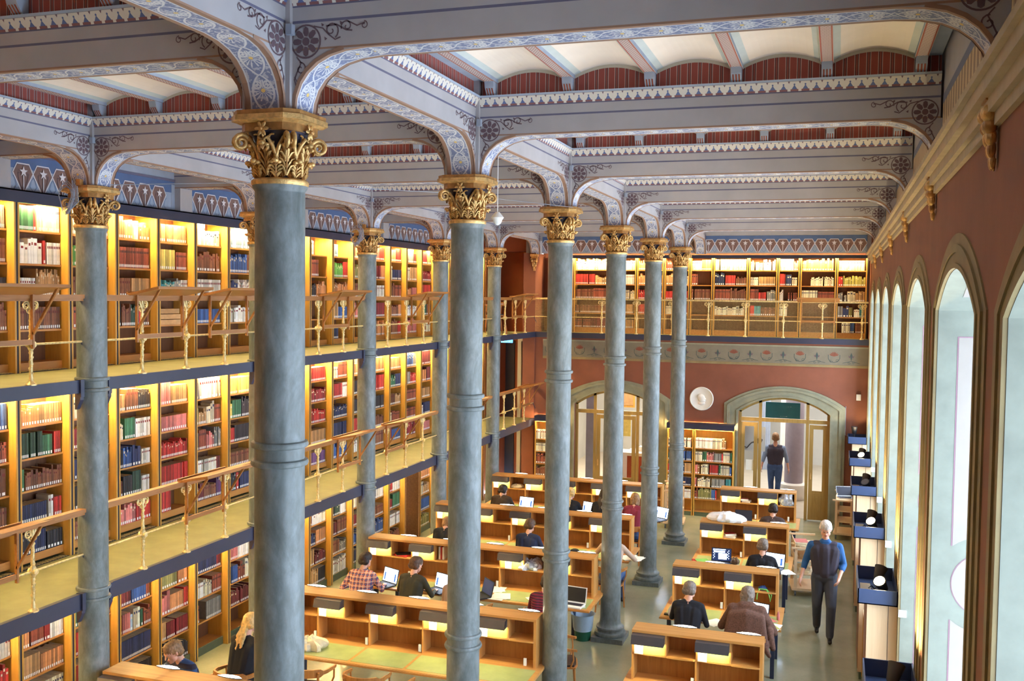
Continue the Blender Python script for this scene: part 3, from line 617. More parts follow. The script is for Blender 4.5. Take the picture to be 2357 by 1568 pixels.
def column_proto(row, y, label):
    t = thing('column', label, 'column', (XA if row == 'A' else XB, y, 0), 0, None)
    M = MB(); M.box(-.245, .245, -.245, .245, 0, .075, 'column_paint'); M.build('plinth', t)
    M = MB(); M.lathe([(.235, .075), (.245, .10), (.235, .13), (.20, .14), (.195, .17), (.215, .185), (.215, .21), (.185, .225), (.165, .27), (.157, .32)], n=32, mat='column_paint', cap=False); M.build('base', t, 50)
    pr = [(.157, .32)]
    def ring(z): return [(.152, z-.022), (.170, z-.016), (.176, z), (.170, z+.016), (.152, z+.022)]
    for z in (2.05, 2.157, 4.264, 4.376): pr += ring(z)
    pr += [(.150, 5.90), (.150, 5.915), (.163, 5.93), (.166, 5.945)]
    M = MB(); M.lathe(pr, n=40, mat='column_paint', cap=False)
    M.lathe([(.166, 5.945), (.172, 5.955), (.172, 5.972), (.160, 5.982), (.14, 5.985)], n=40, mat='gold', cap=False); M.build('shaft', t, 50)
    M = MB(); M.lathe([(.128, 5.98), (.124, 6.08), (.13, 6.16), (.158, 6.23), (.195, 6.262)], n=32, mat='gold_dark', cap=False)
    for k in range(8): leaf(M, R(22.5+45*k), .122, 5.985, .100, .044, .035, 'gold_deep')
    for k in range(8): leaf(M, R(45*k), .126, 5.995, .195, .050, .050, 'gold_deep')
    for k in range(8):
        a = R(22.5+45*k); M.tube([(.135*cos(a), .135*sin(a), 6.04), (.15*cos(a), .15*sin(a), 6.12)], [.012, .018], 'gold', 7)
        for s in (-1, 1): M.tube([(.15*cos(a), .15*sin(a), 6.11), (.168*cos(a+s*.12), .168*sin(a+s*.12), 6.17), (.19*cos(a+s*.25), .19*sin(a+s*.25), 6.215), (.198*cos(a+s*.36), .198*sin(a+s*.36), 6.20)], [.012, .013, .012, .008], 'gold', 7)
    cap = M.build('capital', t, 60)
    A = MB()
    def absq(h, ch, z0, z1, mat, h2=None):
        h2 = h2 or h; P = lambda h: [(h-ch, -h), (h, -h+ch), (h, h-ch), (h-ch, h), (-h+ch, h), (-h, h-ch), (-h, -h+ch), (-h+ch, -h)]
        a, b = P(h), P(h2); A.add([(x, yy, z0) for x, yy in a]+[(x, yy, z1) for x, yy in b], [(i, (i+1) % 8, 8+(i+1) % 8, 8+i) for i in range(8)]+[tuple(range(8))[::-1], tuple(range(8, 16))], mat)
    absq(.185, .06, 6.255, 6.30, 'gold_deep'); absq(.195, .065, 6.30, 6.315, 'gold', .22); absq(.235, .075, 6.315, 6.345, 'gold'); absq(.225, .07, 6.345, 6.372, 'gold_deep'); A.build('abacus', cap)
    V = MB()
    base = None
    for k in range(4):
        a = R(45+90*k); V = MB(); ca, sa = cos(a), sin(a)
        for off in (-.02, .02):
            pts = [(.150, 6.08), (.165, 6.15), (.192, 6.215)]; c = (.234, 6.190)
            for i in range(20):
                th = R(150-i*30); rr = .050*(1-i/24); pts.append((c[0]+rr*cos(th), c[1]+rr*sin(th)))
            V.tube([(ca*p-sa*off*(1 if i_ > 2 else .3), sa*p+ca*off*(1 if i_ > 2 else .3), z) for i_, (p, z) in enumerate(pts)], [.013]*3+[.015-.0005*i for i in range(20)], 'gold', 8)
        V.build('volute', cap, 60)
    for k in range(4):
        a = R(90*k); V = MB(); ca, sa = cos(a), sin(a); c = Vector((.205*ca, .205*sa, 6.262))
        for j in range(6):
            b = 2*pi*j/6; d = Vector((-sa*cos(b), ca*cos(b), sin(b))); M3 = Matrix(((-sa*cos(b), ca, sa*sin(b)), (ca*cos(b), sa, -ca*sin(b)), (sin(b), 0, cos(b)))).to_3x3()
            V.ell(c+d*.027, (.022, .007, .011), 'gold', 8, 6, M3)
        V.ell(c+Vector((ca, sa, 0))*.008, (.013,)*3, 'gold_deep', 8, 6)
        V.tube([c-Vector((0, 0, .02)), Vector((.17*ca, .17*sa, 6.19))], .008, 'gold', 5)
        for s in (-1, 1):
            V.tube([Vector((.16*ca-sa*s*(.055-.028*sin(q)), .16*sa+ca*s*(.055-.028*sin(q)), 6.185+.024*(1-cos(q))))+Vector((ca, sa, 0))*.018*q/3 for q in [i*.45 for i in range(9)]], [.010-.0006*i for i in range(9)], 'gold', 6)
        V.build('rosette', cap, 60)
    return t
pa = None
nmA = {1: 'nearest column, thick in the foreground, painted blue grey with gilded capital', 2: 'second column of the middle row, behind the nearest one', 3: 'third column of the middle row, standing by the blue and green waste bin side', 4: 'fourth column of the middle row, its round base beside the waste bin', 5: 'fifth column of the middle row, base visible on the floor before the far desks', 6: 'farthest column of the middle row, beside the low book trolley'}
nmB = {1: 'column of the left row beside the nearest galleries, with cables coiled on its capital', 2: 'second column of the left row, half hidden behind the thick foreground column', 3: 'third column of the left row, passing through both galleries', 4: 'fourth column of the left row with loose cable on its capital', 5: 'farthest column of the left row, before the dark corner recess'}
for k in range(0, 7):
    for row in 'AB':
        y = 5.312+3.2*(k-1)
        if k == 0: lb = 'blue grey column with gilded capital behind the viewpoint'
        lab = (nmA.get(k) if row == 'A' else nmB.get(k-1))
        if lab is None: continue
        if pa is None: pa = column_proto(row, y, lab)
        else: copy_tree(pa, (XA if row == 'A' else XB, y, 0), None, lab)
# ================================================================== SHELVING on the left wall (module .8 m), three tiers
Y0C = 7.91; MOD = .8
TIERS = {'G': (.0, [.12, .48, .84, 1.20, 1.56], 2.02), 'M': (2.14, [2.27, 2.64, 3.01, 3.38, 3.75], 4.24), 'T': (4.37, [4.47, 4.845, 5.22, 5.595, 5.97], 6.34)}
TN = {'G': 'ground floor', 'M': 'lower gallery', 'T': 'upper gallery'}
ORD = ['nearest', 'second', 'third', 'fourth', 'fifth', 'sixth', 'seventh', 'eighth', 'ninth', 'tenth', 'eleventh', 'twelfth', 'thirteenth', 'fourteenth', 'fifteenth', 'sixteenth', 'seventeenth', 'eighteenth', 'nineteenth', 'twentieth', 'twenty-first']
XF = XS-.10       # shelf front
def case_meshes(tier):
    z0, boards, zt = TIERS[tier]; Lh = MOD
    C = MB()
    C.box(XS-.36, XS-.345, .02, Lh-.02, z0+.02, zt, 'case_back')
    for y0, y1 in ((.012, .036), (Lh-.04, Lh-.016)): C.box(XS-.36, XS, y0, y1, z0, zt, 'case_wood')
    C.box(XS-.36, XS-.004, Lh-.016, Lh+.012, z0, zt, 'case_gap')
    C.box(XS-.36, XS-.02, .036, Lh-.04, zt-.02, zt, 'case_wood_h')
    if tier == 'G': C.box(XF-.0, XF+.02, .036, Lh-.04, 0, .12, 'skirting')
    elif tier == 'M': C.box(XF-.01, XF, .036, Lh-.04, z0+.04, boards[0]-.02, 'case_wood_h')
    else: C.box(XF-.01, XF, .036, Lh-.04, z0, boards[0]-.02, 'case_wood_h')
    S = MB()
    for z in boards: S.box(XS-.345, XF, .036, Lh-.04, z-.022, z, 'case_wood_h')
    S1 = []
    for z in boards:
        q = MB(); q.box(XS-.345, XF, .036, Lh-.04, z-.022, z, 'case_wood_h'); S1.append(q)
    Lm = MB(); Lm.box(XS-.12, XS-.04, .12, .68, zt-.065, zt-.03, 'plastic_white'); Lm.box(XS-.11, XS-.05, .14, .66, zt-.069, zt-.064, 'tube_warm')
    return C, S1, Lm
NB = 19
protos = {}
for tier in 'GMT':
    for k in range(-10, NB+1):  # range starts far out of view, bays added there for warm lamp light
        nm = 'leftmost of those in view' if k == 0 else '%s from the left in the photo' % ORD[min(k, 20)]
        if tier == 'G' and k == 14: continue
        if k <= -1: nm = 'just left of those in view'
        lb = 'wooden bookcase bay on the %s, %s' % (TN[tier], nm)
        if tier not in protos:
            C, S1, Lm = case_meshes(tier); t = thing('bookcase', lb, 'bookcase', (0, Y0C+MOD*k, 0), 0, 'bookcase bays of the '+TN[tier]); t.location = (0, Y0C+MOD*k, 0)
            C.build('case', t)
            for q in S1: q.build('shelf', t)
            if True: Lm.build('lamp', t)
            protos[tier] = t
        else: copy_tree(protos[tier], (0, Y0C+MOD*k, 0), None, lb)
# tall end panel of the shelving toward the recess, fascia over the upper tier, grilles
yE = Y0C+MOD*(NB+1)
m = MB(); m.box(XS-.38, XS+.02, yE+.02, yE+.1, 0, 6.3, 'rail_wood'); tag(m.build('end_panel'), 'tall dark wooden end panel closing the left shelving at the corner recess', 'panel')
m = MB(); m.box(XS-.02, XS+.02, 3.2, yE+.1, 6.26, 6.40, 'fascia_blue'); m.box(XS-.12, XS+.02, 3.2, yE+.1, 6.385, 6.40, 'fascia_blue'); tag(m.build('light_pelmet'), 'long dark blue pelmet board above the upper gallery bookcases', 'pelmet')
for z in (2.14, 4.37):
    m = MB(); x0, x1 = XF, XS-.01
    for k in range(-1, NB+1):
        y = Y0C+MOD*k; m.box(x0, x1, y+.04, y+MOD-.045, z+.002, z+.006, 'case_gap')
        for j in range(16): m.obox((x0, y+.05+.042*j, z+.012), (x1, y+.09+.042*j, z+.012), .006, .006, 'cast_cream')
    tag(m.build('floor_grille'), 'brass grille strips in the %s floor along the foot of the bookcases' % ('lower gallery' if z < 3 else 'upper gallery'), 'grille')
# doorway in the ground floor shelving
t = structure(thing('door_3', None, None)); m = MB(); yd = Y0C+MOD*14; m.box(XS-.36, XS-.34, yd, yd+MOD, 0, 2.02, 'plaster_white'); m.build('door_leaf', t)
m = MB(); m.box(XS-.36, XS+.03, yd+.62, yd+.70, 0, 2.04, 'rail_wood'); m.box(XS-.36, XS, yd-.02, yd+.05, 0, 2.04, 'rail_wood'); m.box(XS-.36, XS, yd, yd+.7, 1.95, 2.04, 'rail_wood'); m.build('door_frame', t)
# ================================================================== BOOKS
BC = dict(green=(58, 116, 84), dgreen=(48, 74, 62), olive=(140, 138, 84), tan=(190, 148, 100), cream=(232, 220, 190), white=(240, 236, 226), brown=(132, 84, 60), rbrown=(150, 78, 58), orange=(206, 140, 90),
          red=(190, 52, 48), dred=(134, 36, 44), pink=(206, 120, 116), navy=(40, 50, 92), blue=(58, 92, 158), pblue=(150, 176, 200), black=(44, 42, 50), grey=(140, 140, 138), teal=(70, 150, 160), yellow=(226, 206, 110), ygreen=(176, 172, 90), lgreen=(110, 180, 84), maroon=(110, 44, 48), purple=(110, 70, 120))
for k, c in BC.items():
    solid('book_'+k, c, .6, 0, .12, 14); solid('book_'+k+'_d', tuple(int(x*.82) for x in c), .6, 0, .12, 14); solid('book_'+k+'_l', tuple(min(250, int(x*1.1+6)) for x in c), .6, 0, .12, 14)
CW = dict(green='green', dgreen='dark green', olive='olive', tan='tan', cream='cream', white='white', brown='brown', rbrown='red-brown', orange='orange', red='red', dred='dark red', pink='pink', navy='navy blue', blue='blue', pblue='pale blue', black='black', grey='grey', teal='teal', yellow='yellow', ygreen='yellow-green', lgreen='light green', maroon='maroon', purple='purple')
solid('page_edge', (228, 208, 168), .8, 0, .05); solid('book_label', (250, 250, 248), .6, 0, 0)
# runs per tier and bay, shelves top to bottom: colour:weight ... ; '-' = empty stretch, '=' means books lying flat
RUNS = {
 ('T', 0): ['grey', 'tan brown', 'black', 'brown', 'grey:.5 -'], ('T', 1): ['green:1.2 red:.2 cream:1.4', 'white:2.2 red:.3 white:1', 'white:1.1 tan:1.2', 'brown', '-'],
 ('T', 2): ['cream', 'lgreen:.5 orange:1.5', 'brown', 'rbrown', '-'], ('T', 3): ['orange tan cream:.5 tan', 'rbrown', 'brown tan', 'black brown dgreen red:.3 brown', '-'],
 ('T', 4): ['tan', 'green:.3 yellow:1.6 rbrown', 'brown:.3 teal:1.2 grey:.5 white:.5', '=', '-'], ('T', 5): ['white cream:1.2', 'brown', 'white', 'brown:.3 blue:1.6', '-'],
 ('T', 6): ['pblue', 'blue:1.6 brown:.3', 'navy white', 'white:1.4', '-'], ('T', 7): ['cream tan', 'brown', 'blue', 'navy red', 'red'], ('T', 8): ['pink', 'orange', 'pblue', 'pblue', '-'],
 ('T', 9): ['cream:.6 -', 'grey:.4 rbrown:.7 -:.8', 'black orange', 'purple:.4 -', '-'], ('T', 10): ['pblue:.6 -:.7', 'lgreen:1.2 red:.4', 'orange', 'tan blue', 'navy -'],
 ('M', 0): ['blue', 'rbrown', 'dred brown', 'rbrown brown', '-'], ('M', 1): ['orange tan', 'dgreen:1.4 green:.6 red:.4', 'green:.5 brown:1.8', 'navy:1.6 white:.3 red:.4', 'black navy black'],
 ('M', 2): ['cream', 'dred black', 'navy', 'black red', 'brown'], ('M', 3): ['tan brown black', 'cream green white:1.4', 'black blue navy white', 'brown black dgreen white', 'pink:1.5 red'],
 ('M', 4): ['pink tan', 'pink', 'red', 'red', 'red:.8 -:.9'], ('M', 5): ['white:.3 blue:.2 white:1.4', 'olive tan cream rbrown', 'grey rbrown pink grey', 'white:1.6 maroon:.3', 'maroon brown purple:.4'],
 ('M', 6): ['yellow', 'yellow:.8 green black', 'white:.2 red:.4 black', 'brown', 'black red:.3 navy'], ('M', 7): ['red', 'orange', 'dred', 'white', 'navy'], ('M', 8): ['pink', 'orange', 'dred', 'white', 'navy:.6 white'],
 ('M', 9): ['red', 'dred', 'red', 'tan', 'purple'], ('M', 10): ['cream rbrown', 'red:1.2 white:.4', 'navy', 'navy', 'blue'], ('M', 11): ['orange grey', 'black', 'black tan', 'red white', 'white'], ('M', 12): ['orange', 'cream red', 'black', 'brown', 'brown'],
 ('G', 0): ['tan', 'cream orange white', 'cream red', 'brown', 'brown'], ('G', 1): ['orange', 'orange rbrown red:.3 white:1.1', 'tan orange', 'cream', 'brown'], ('G', 2): ['red', 'green:.4 red', 'red', 'red', 'brown'],
 ('G', 3): ['orange navy', 'maroon blue:.9 rbrown:.3', 'dred pink pblue:.4 cream green:.4 rbrown', 'navy', 'black'], ('G', 4): ['ygreen:1.5', 'olive:1.3 orange:.6', 'pink orange red:.3', 'tan:.6 dred:1.2', 'black'],
 ('G', 5): ['black teal:.2 black yellow:.2 navy', 'navy:1.6 dred:.3', 'navy:.2 white cream rbrown', 'rbrown:.5 -:.4 grey', '-'], ('G', 6): ['white:.3 orange:.3 black dgreen red:.4', 'pink white', 'white blue rbrown cream', 'maroon', '-'],
 ('G', 7): ['white', 'brown', 'red', 'white', 'navy'], ('G', 8): ['blue', 'pink', 'dred', 'white', 'red'],
 ('G', 10): ['white cream', 'black dgreen white', 'maroon brown', 'grey:.5 -:.2 brown grey', 'white'], ('G', 11): ['yellow orange', 'cream -:.5', 'dred black', 'brown:.4 blue', 'navy'], ('G', 12): ['white tan red', 'blue white', 'brown', 'rbrown blue', 'navy'], ('G', 13): ['red', 'red white', 'dred green', 'white', 'brown']}
rng = random.Random(11)
BOOKS = []   # (x-front, y0, y1, z0, height, depth, colour, lean, style, key)
def fill_shelf(y0, y1, spec, key, zb, hmax=.30, wmin=.018, wmax=.05):
    toks = [(a.split(':')[0], float(a.split(':')[1]) if ':' in a else 1.) for a in spec.split()]
    tot = sum(x for _, x in toks); y = y0
    for c, wgt in toks:
        end = y+(y1-y0)*wgt/tot
        if c == '-': y = end; continue
        if c == '=':
            for j in range(3): BOOKS.append((None, y0+.05, y1-.12-.03*j, zb+.075*j, .07, .22, 'tan', 0, 'flat', key))
            continue
        bh = rng.uniform(.20, hmax); bw = rng.uniform(wmin, wmax); uni = rng.random() < .6; ya = y
        while y < end-bw*.8:
            w_ = bw*(rng.uniform(.9, 1.1) if uni else rng.uniform(.6, 1.5)); h_ = bh*(1 if uni else rng.uniform(.78, 1.12)); h_ = min(h_, hmax+.02)
            BOOKS.append((None, y, min(y+w_-.0028, y1), zb, h_, rng.uniform(.17, .21), c, 0, rng.choice(['band', 'plain', 'plain', 'band']) if not uni else None, key)); y += w_
            if rng.random() < .02 and y < end-.08: y += .03
        y = end if y < end else y
mixc = ['brown', 'rbrown', 'tan', 'cream', 'white', 'navy', 'black', 'red', 'dred', 'orange', 'green', 'blue', 'grey', 'olive', 'pink', 'maroon']
for tier in 'TMG':
    for k in range(-1, NB+1):
        if tier == 'G' and k == 14: continue
        specs = RUNS.get((tier, k)) or [' '.join('%s:%.1f' % (rng.choice(mixc), rng.uniform(.4, 1.5)) for _ in range(rng.choice([1, 2, 3]))) if not (tier == 'T' and j == 4 and k < 12) else '-' for j in range(5)]
        for j, sp in enumerate(specs):
            zb = TIERS[tier][1][4-j]; ya = Y0C+MOD*k+.04
            fill_shelf(ya, ya+MOD-.09, sp, (tier, k, j), zb)
BK = [('L',)+b for b in BOOKS]; BOOKS = []
# ---- end gallery bookcases (front faces -Y)
EX = [-7.20, -6.47, -5.46, -4.73, -3.84, -3.28, -2.34, -1.50, -.90, .09-.10, .66]
EX = [-7.22, -6.55, -5.5, -4.9, -4.2, -3.55, -2.98, -2.12, -1.42, -.9, -.06, .64]
YE = 25.02
tE = None
spE = {0: ['orange:1 cream', 'brown green cream', 'white teal', 'brown orange purple', '-'], 1: ['cream', 'red:1.2 tan', 'brown rbrown', 'brown', 'rbrown maroon grey:.3'], 2: ['red cream', 'navy white', 'blue cream', 'tan', 'red:.3 white tan'], 3: ['tan:.6', 'orange', 'red', 'red', '-'], 4: ['red cream', 'tan white', 'red', 'cream red', '-'], 5: ['cream tan', 'rbrown:.6 -', 'brown', '-', '-'], 6: ['cream', 'navy red brown', 'rbrown brown', 'cream', '-'], 7: ['cream white', 'cream tan:2', 'rbrown red grey', 'red:.3 teal:.4 brown', '-'], 8: ['white pink:.3', 'red navy cream', 'white:.4 -:.5 rbrown', 'cream:.9 -', '-'], 9: ['tan', '-:.3 cream:.8', 'cream rbrown', '-', '-'], 10: ['cream', 'red:.3 ygreen:1.4', 'grey cream:.9 tan', 'grey navy olive white teal:.8 tan:.4', '-:.5 cream blue:.6 brown'], }
ZE = [4.50, 4.88, 5.25, 5.62, 5.99]
for i in range(len(EX)-1):
    x0, x1 = EX[i], EX[i+1]; t = thing('bookcase', 'upper end gallery bookcase %s under the strip lamp' % ('at the far left by the pilaster' if i == 0 else 'at the far right by the window wall' if i == len(EX)-2 else ORD[i]+' from the left'), 'bookcase', (x0, YE, 0), 0, 'bookcases of the end gallery')
    W_ = x1-x0; C = MB(); C.box(.01, .035, 0, .3, 4.37, 6.32, 'case_wood'); C.box(W_-.04, W_-.015, 0, .3, 4.37, 6.32, 'case_wood'); C.box(W_-.015, W_+.01, .005, .3, 4.37, 6.32, 'case_gap')
    C.box(.03, W_-.03, .27, .285, 4.4, 6.32, 'case_back'); C.box(.03, W_-.03, 0.02, .28, 6.30, 6.32, 'case_wood_h'); C.box(.035, W_-.04, .03, .05, 4.37, 4.48, 'case_wood_h'); C.build('case', t)
    for z in ZE: S = MB(); S.box(.035, W_-.04, .03, .27, z-.022, z, 'case_wood_h'); S.build('shelf', t)
    for j in range(5): fill_shelf(x0+.045, x1-.05, (spE.get(i) or ['cream', 'brown', 'red', 'tan', '-'])[j], ('E', i, j), ZE[4-j], .29)
m = MB(); m.box(-7.2, .66, YE-.14, YE-.02, 6.345, 6.36, 'fascia_blue'); m.box(-7.2, .66, YE-.15, YE-.12, 6.28, 6.36, 'fascia_blue'); b = m.build('light_pelmet'); tag(b, 'dark pelmet with a warm strip lamp above the end gallery bookcases', 'pelmet')
m = MB(); m.box(-7.15, .6, YE-.10, YE-.075, 6.32, 6.335, 'tube_warm'); m.build('lamp', b)
BK += [('E',)+b for b in BOOKS]; BOOKS = []
# ---- ground bookcases on the end wall
YG = 24.14
for (x0, x1, specs, lab) in ((-3.90, -3.26, ['cream blue:.4 white', 'dgreen:.3 teal white:.5 blue', 'red:.2 white navy tan', 'white:.5 navy', '-:.3 black:.4 white:.5', '-'], 'narrow left half of the bookcase under the dark blue pelmet between the two doorways'), (-3.24, -2.30, ['white cream:.5 tan:.2 -:.4', 'cream green:.5 pink grey red:.2 cream green:.2', 'pink:.2 orange:.4 cream red green:.2 cream blue:.3', 'pink:.2 cream grey teal:.4', 'rbrown:.3 olive blue:.3 red:.1 -:1.2', '-'], 'wide right half of the bookcase between the two doorways, left of the glazed entrance'), (-7.28, -6.74, ['white', 'cream green:.3', 'rbrown navy:.5', 'brown', 'brown', '-'], 'small bookcase at the left end of the end wall beside the left doorway')):
    W_ = x1-x0; t = thing('bookcase', lab, 'bookcase', (x0, YG, 0)); C = MB(); H_ = 2.12
    C.box(0, .025, 0, .28, 0, H_, 'case_wood'); C.box(W_-.025, W_, 0, .28, 0, H_, 'case_wood'); C.box(.02, W_-.02, .25, .27, 0, H_, 'case_wood'); C.box(.02, W_-.02, .01, .03, .0, .1, 'skirting'); C.box(.02, W_-.02, 0, .27, H_-.02, H_, 'case_wood_h')
    C.box(-.01, W_+.01, -.06, -.04, H_-.0, H_+.12, 'fascia_blue'); C.box(-.01, W_+.01, -.05, .28, H_+.11, H_+.13, 'fascia_blue'); C.build('case', t)
    L_ = MB(); L_.box(.03, W_-.03, -.03, .01, H_+.02, H_+.05, 'tube_warm'); L_.build('lamp', t)
    zs = [.12, .42, .72, 1.03, 1.34, 1.66]
    for z in zs: S = MB(); S.box(.025, W_-.025, 0, .25, z-.02, z, 'case_wood_h'); S.build('shelf', t)
    for j, sp in enumerate(specs): fill_shelf(x0+.03, x1-.04, sp, ('W', x0, j), zs[5-j], .25)
BK += [('W',)+b for b in BOOKS]; BOOKS = []
# ---- the bookcases under the windows along the right wall: front faces -X
BK2 = []
def book_geo(M, wh, b, off=(0, 0, 0)):
    _, y0, y1, z0, h, dp, c, lean, style, key = b; mat = 'book_'+c+('', '_d', '_l')[hash((round(y0*997), round(z0*31))) % 3]; ox, oy, oz = off
    if wh == 'L': P = lambda s, d, z: (XF-.004-d-ox, s-oy, z-oz)
    elif wh == 'E': P = lambda s, d, z: (s-ox, YE+.034+d-oy, z-oz)
    elif wh == 'W': P = lambda s, d, z: (s-ox, YG+.006+d-oy, z-oz)
    else: P = lambda s, d, z: (RX+d-ox, s-oy, z-oz)
    h0, h1 = z0+.001, z0+h
    if style == 'flat':
        M.add([P(y0, 0, h0), P(y1, 0, h0), P(y1, dp, h0), P(y0, dp, h0), P(y0, 0, h1-.004), P(y1, 0, h1-.004), P(y1, dp, h1-.004), P(y0, dp, h1-.004)], [(0, 1, 5, 4), (4, 5, 6, 7), (1, 2, 6, 5), (3, 0, 4, 7), (3, 2, 1, 0)], mat); return
    g = .0035
    M.add([P(y0, g, h0), P(y1, g, h0), P(y1, dp, h0), P(y0, dp, h0), P(y0, g, h1), P(y1, g, h1), P(y1, dp, h1), P(y0, dp, h1), P((y0*.7+y1*.3), 0, h0), P(y0*.3+y1*.7, 0, h0), P(y0*.3+y1*.7, 0, h1), P(y0*.7+y1*.3, 0, h1)],
          [(0, 8, 11, 4), (8, 9, 10, 11), (9, 1, 5, 10), (1, 2, 6, 5), (3, 0, 4, 7), (2, 3, 7, 6)], mat)
    w3 = (y1-y0)*.12; M.add([P(y0, g, h1-.0), P(y0*.5+y1*.5, 0, h1), P(y1, g, h1), P(y1, dp, h1), P(y0, dp, h1)], [(0, 1, 2, 3, 4)], mat); M.add([P(y0+w3, .008, h1+.0005), P(y1-w3, .008, h1+.0005), P(y1-w3, dp-.004, h1+.0005), P(y0+w3, dp-.004, h1+.0005)], [(0, 1, 2, 3)], 'page_edge')
    a, b_ = y0*.8+y1*.2, y0*.2+y1*.8
    hh = hash((round(y0*1000), round(z0*100))) % 10
    if c not in ('white', 'cream') or hh < 5: M.add([P(a, -.0006, h0+.012), P(b_, -.0006, h0+.012), P(b_, -.0006, h0+.045), P(a, -.0006, h0+.045)], [(0, 1, 2, 3)], 'book_label')
    if style == 'band' or c in ('white', 'cream', 'brown', 'rbrown'):
        bc = 'book_'+({'white': 'dred', 'cream': 'navy', 'brown': 'maroon', 'rbrown': 'black', 'navy': 'cream', 'black': 'grey'}.get(c, 'cream'))
        M.add([P(a, -.0006, h0+h*.72), P(b_, -.0006, h0+h*.72), P(b_, -.0006, h0+h*.83), P(a, -.0006, h0+h*.83)], [(0, 1, 2, 3)], bc)
def wpos(wh, b):
    s = (b[1]+b[2])/2
    return {'L': (XF, s, b[3]), 'E': (s, YE, b[3]), 'W': (s, YG, b[3]), 'R': (.45, s, b[3])}[wh]
def project(p):
    d = Vector(p)-Vector((0, 0, CAMZ)); dd = d.dot(_f)
    if dd <= 0: return None
    return 1178.5+2284.1*d.dot(_r)/dd, 784-2284.1*d.dot(_u)/dd, dd
SHN = ['top', 'second', 'third', 'fourth', 'lowest']
cand = []
for wh, *b in BK:
    b = tuple(b); p = wpos(wh, b); q = project((p[0], p[1], p[2]+.1))
    if wh == 'L' and q and 2 < q[0] < 2300 and 0 < q[1] < 1560 and not (180 < q[0] < 244) and b[9][1] != 2: cand.append((q[2]/sqrt(max(.02, (b[2]-b[1])*b[4])), wh, b))
cand.sort(key=lambda e: e[0])
# keep whole shelves together: take the 300 that show largest
sel = set(id(c[2]) for c in cand[:300])
selkeys = {}
REST = MB()
bay_nm = {0: 'leftmost bay', 1: 'second bay', 3: 'first bay past the left column', 4: 'second bay past the left column', 5: 'third bay past the left column', 6: 'bay just left of the thick foreground column'}
for c in cand[:300]: selkeys.setdefault((c[2][9], c[2][6]), []).append(c[2])
for (key, colr), bl in selkeys.items():
    tier, k, j = key
    for b in bl:
        o3 = wpos('L', b); M = MB(); book_geo(M, 'L', b, o3); o = M.build('book', None, 0, o3)
        fl = 'lying flat' if b[8] == 'flat' else 'standing'
        lab = '%s book %s on the %s shelf, %s, %s' % (CW[colr], fl, SHN[j], TN[tier], bay_nm.get(k, 'bay %s from the left' % ORD[k]))
        tag(o, lab, 'book', '%s books on the %s shelf, %s, %s' % (CW[colr], SHN[j], TN[tier], bay_nm.get(k, ORD[k]+' bay')) if len(bl) > 1 else None)
for wh, *b in BK:
    b = tuple(b)
    if any(False for _ in ()): pass
    key = (b[9], b[6])
    if key in selkeys and b in selkeys[key]: continue
    book_geo(REST, wh, b)
# ================================================================== RAILINGS
def post_mesh():
    M = MB(); M.lathe([(.052, 0), (.052, .012), (.03, .03), (.02, .05), (.022, .07), (.017, .09), (.017, .30), (.024, .315), (.018, .335), (.03, .36), (.036, .40), (.030, .44), (.018, .46), (.024, .475), (.017, .50), (.015, .70), (.022, .72), (.014, .74), (.013, .80), (.016, .83)], n=10, mat='cast_cream')
    M.tube([(-.045, 0, .40), (.045, 0, .40)], .030, 'cast_cream', 12); 
    for i in range(9): a = i*1.9; z = .12+.022*i if i < 8 else .3; M.ell((.017*cos(a), .017*sin(a), z), (.009, .009, .014), 'cast_cream', 6, 5)
    for i in range(9): a = i*1.9; M.ell((.016*cos(a), .016*sin(a), .52+.022*i), (.008, .008, .013), 'cast_cream', 6, 5)
    for s in (-1, 1):
        pts = [(0, 0, .70), (0, s*.012, .75), (0, s*.03, .80)]
        c = (s*.055, .775)
        for i in range(20): th = R(110 - i*32) if s > 0 else R(70+i*32); rr = .046*(1-i/23); pts.append((0, c[0]+rr*cos(th), c[1]+rr*sin(th)))
        M.tube(pts, [.010]*3+[.010-.0003*i for i in range(20)], 'cast_cream', 6)
        M.tube([(0, s*.02, .70), (0, s*.045, .715), (0, s*.05, .735)], .006, 'cast_cream', 5)
    return M
def railing(z, level):
    t = thing('railing', 'wooden handrail and gilded iron posts of the %s railing along the left side' % level, 'railing', (XB, 0, z))
    pm = None
    for i, yc in enumerate([2.112]+COLY[1:]):
        for k in range(1, 4):
            y = yc+.79*k
            if y > YBW-.1 or y < 5: continue
            if pm is None: pm = post_mesh().build('post', t, 40, (0, y, 0)).data
            else: inst('post', pm, t, (0, y, 0))
    ys = [COLY[1]] + COLY[2:]+[YBW+.1]
    for y0, y1 in zip(ys, ys[1:]):
        e1 = y1-.15; M = MB(); M.box(-.045, .04, y0+.13, e1+.03, .845, .885, 'rail_wood'); M.box(-.03, .028, y0+.16, e1, .82, .845, 'rail_wood'); M.build('handrail', t)
        M = MB(); M.tube([(0, y0+.14, .40), (0, e1, .40)], .011, 'cast_cream', 8)
        for yy, s in ((y0+.15, 1), (e1, -1)): M.tube([(0, yy, .40), (-.0, yy-s*.0, .38), (.05, yy-s*.05, .25)], .008, 'fascia_blue', 6)
        M.build('mid_rail', t)
    return t, pm
_, pmesh = railing(4.37, 'upper gallery'); railing(2.14, 'lower gallery')
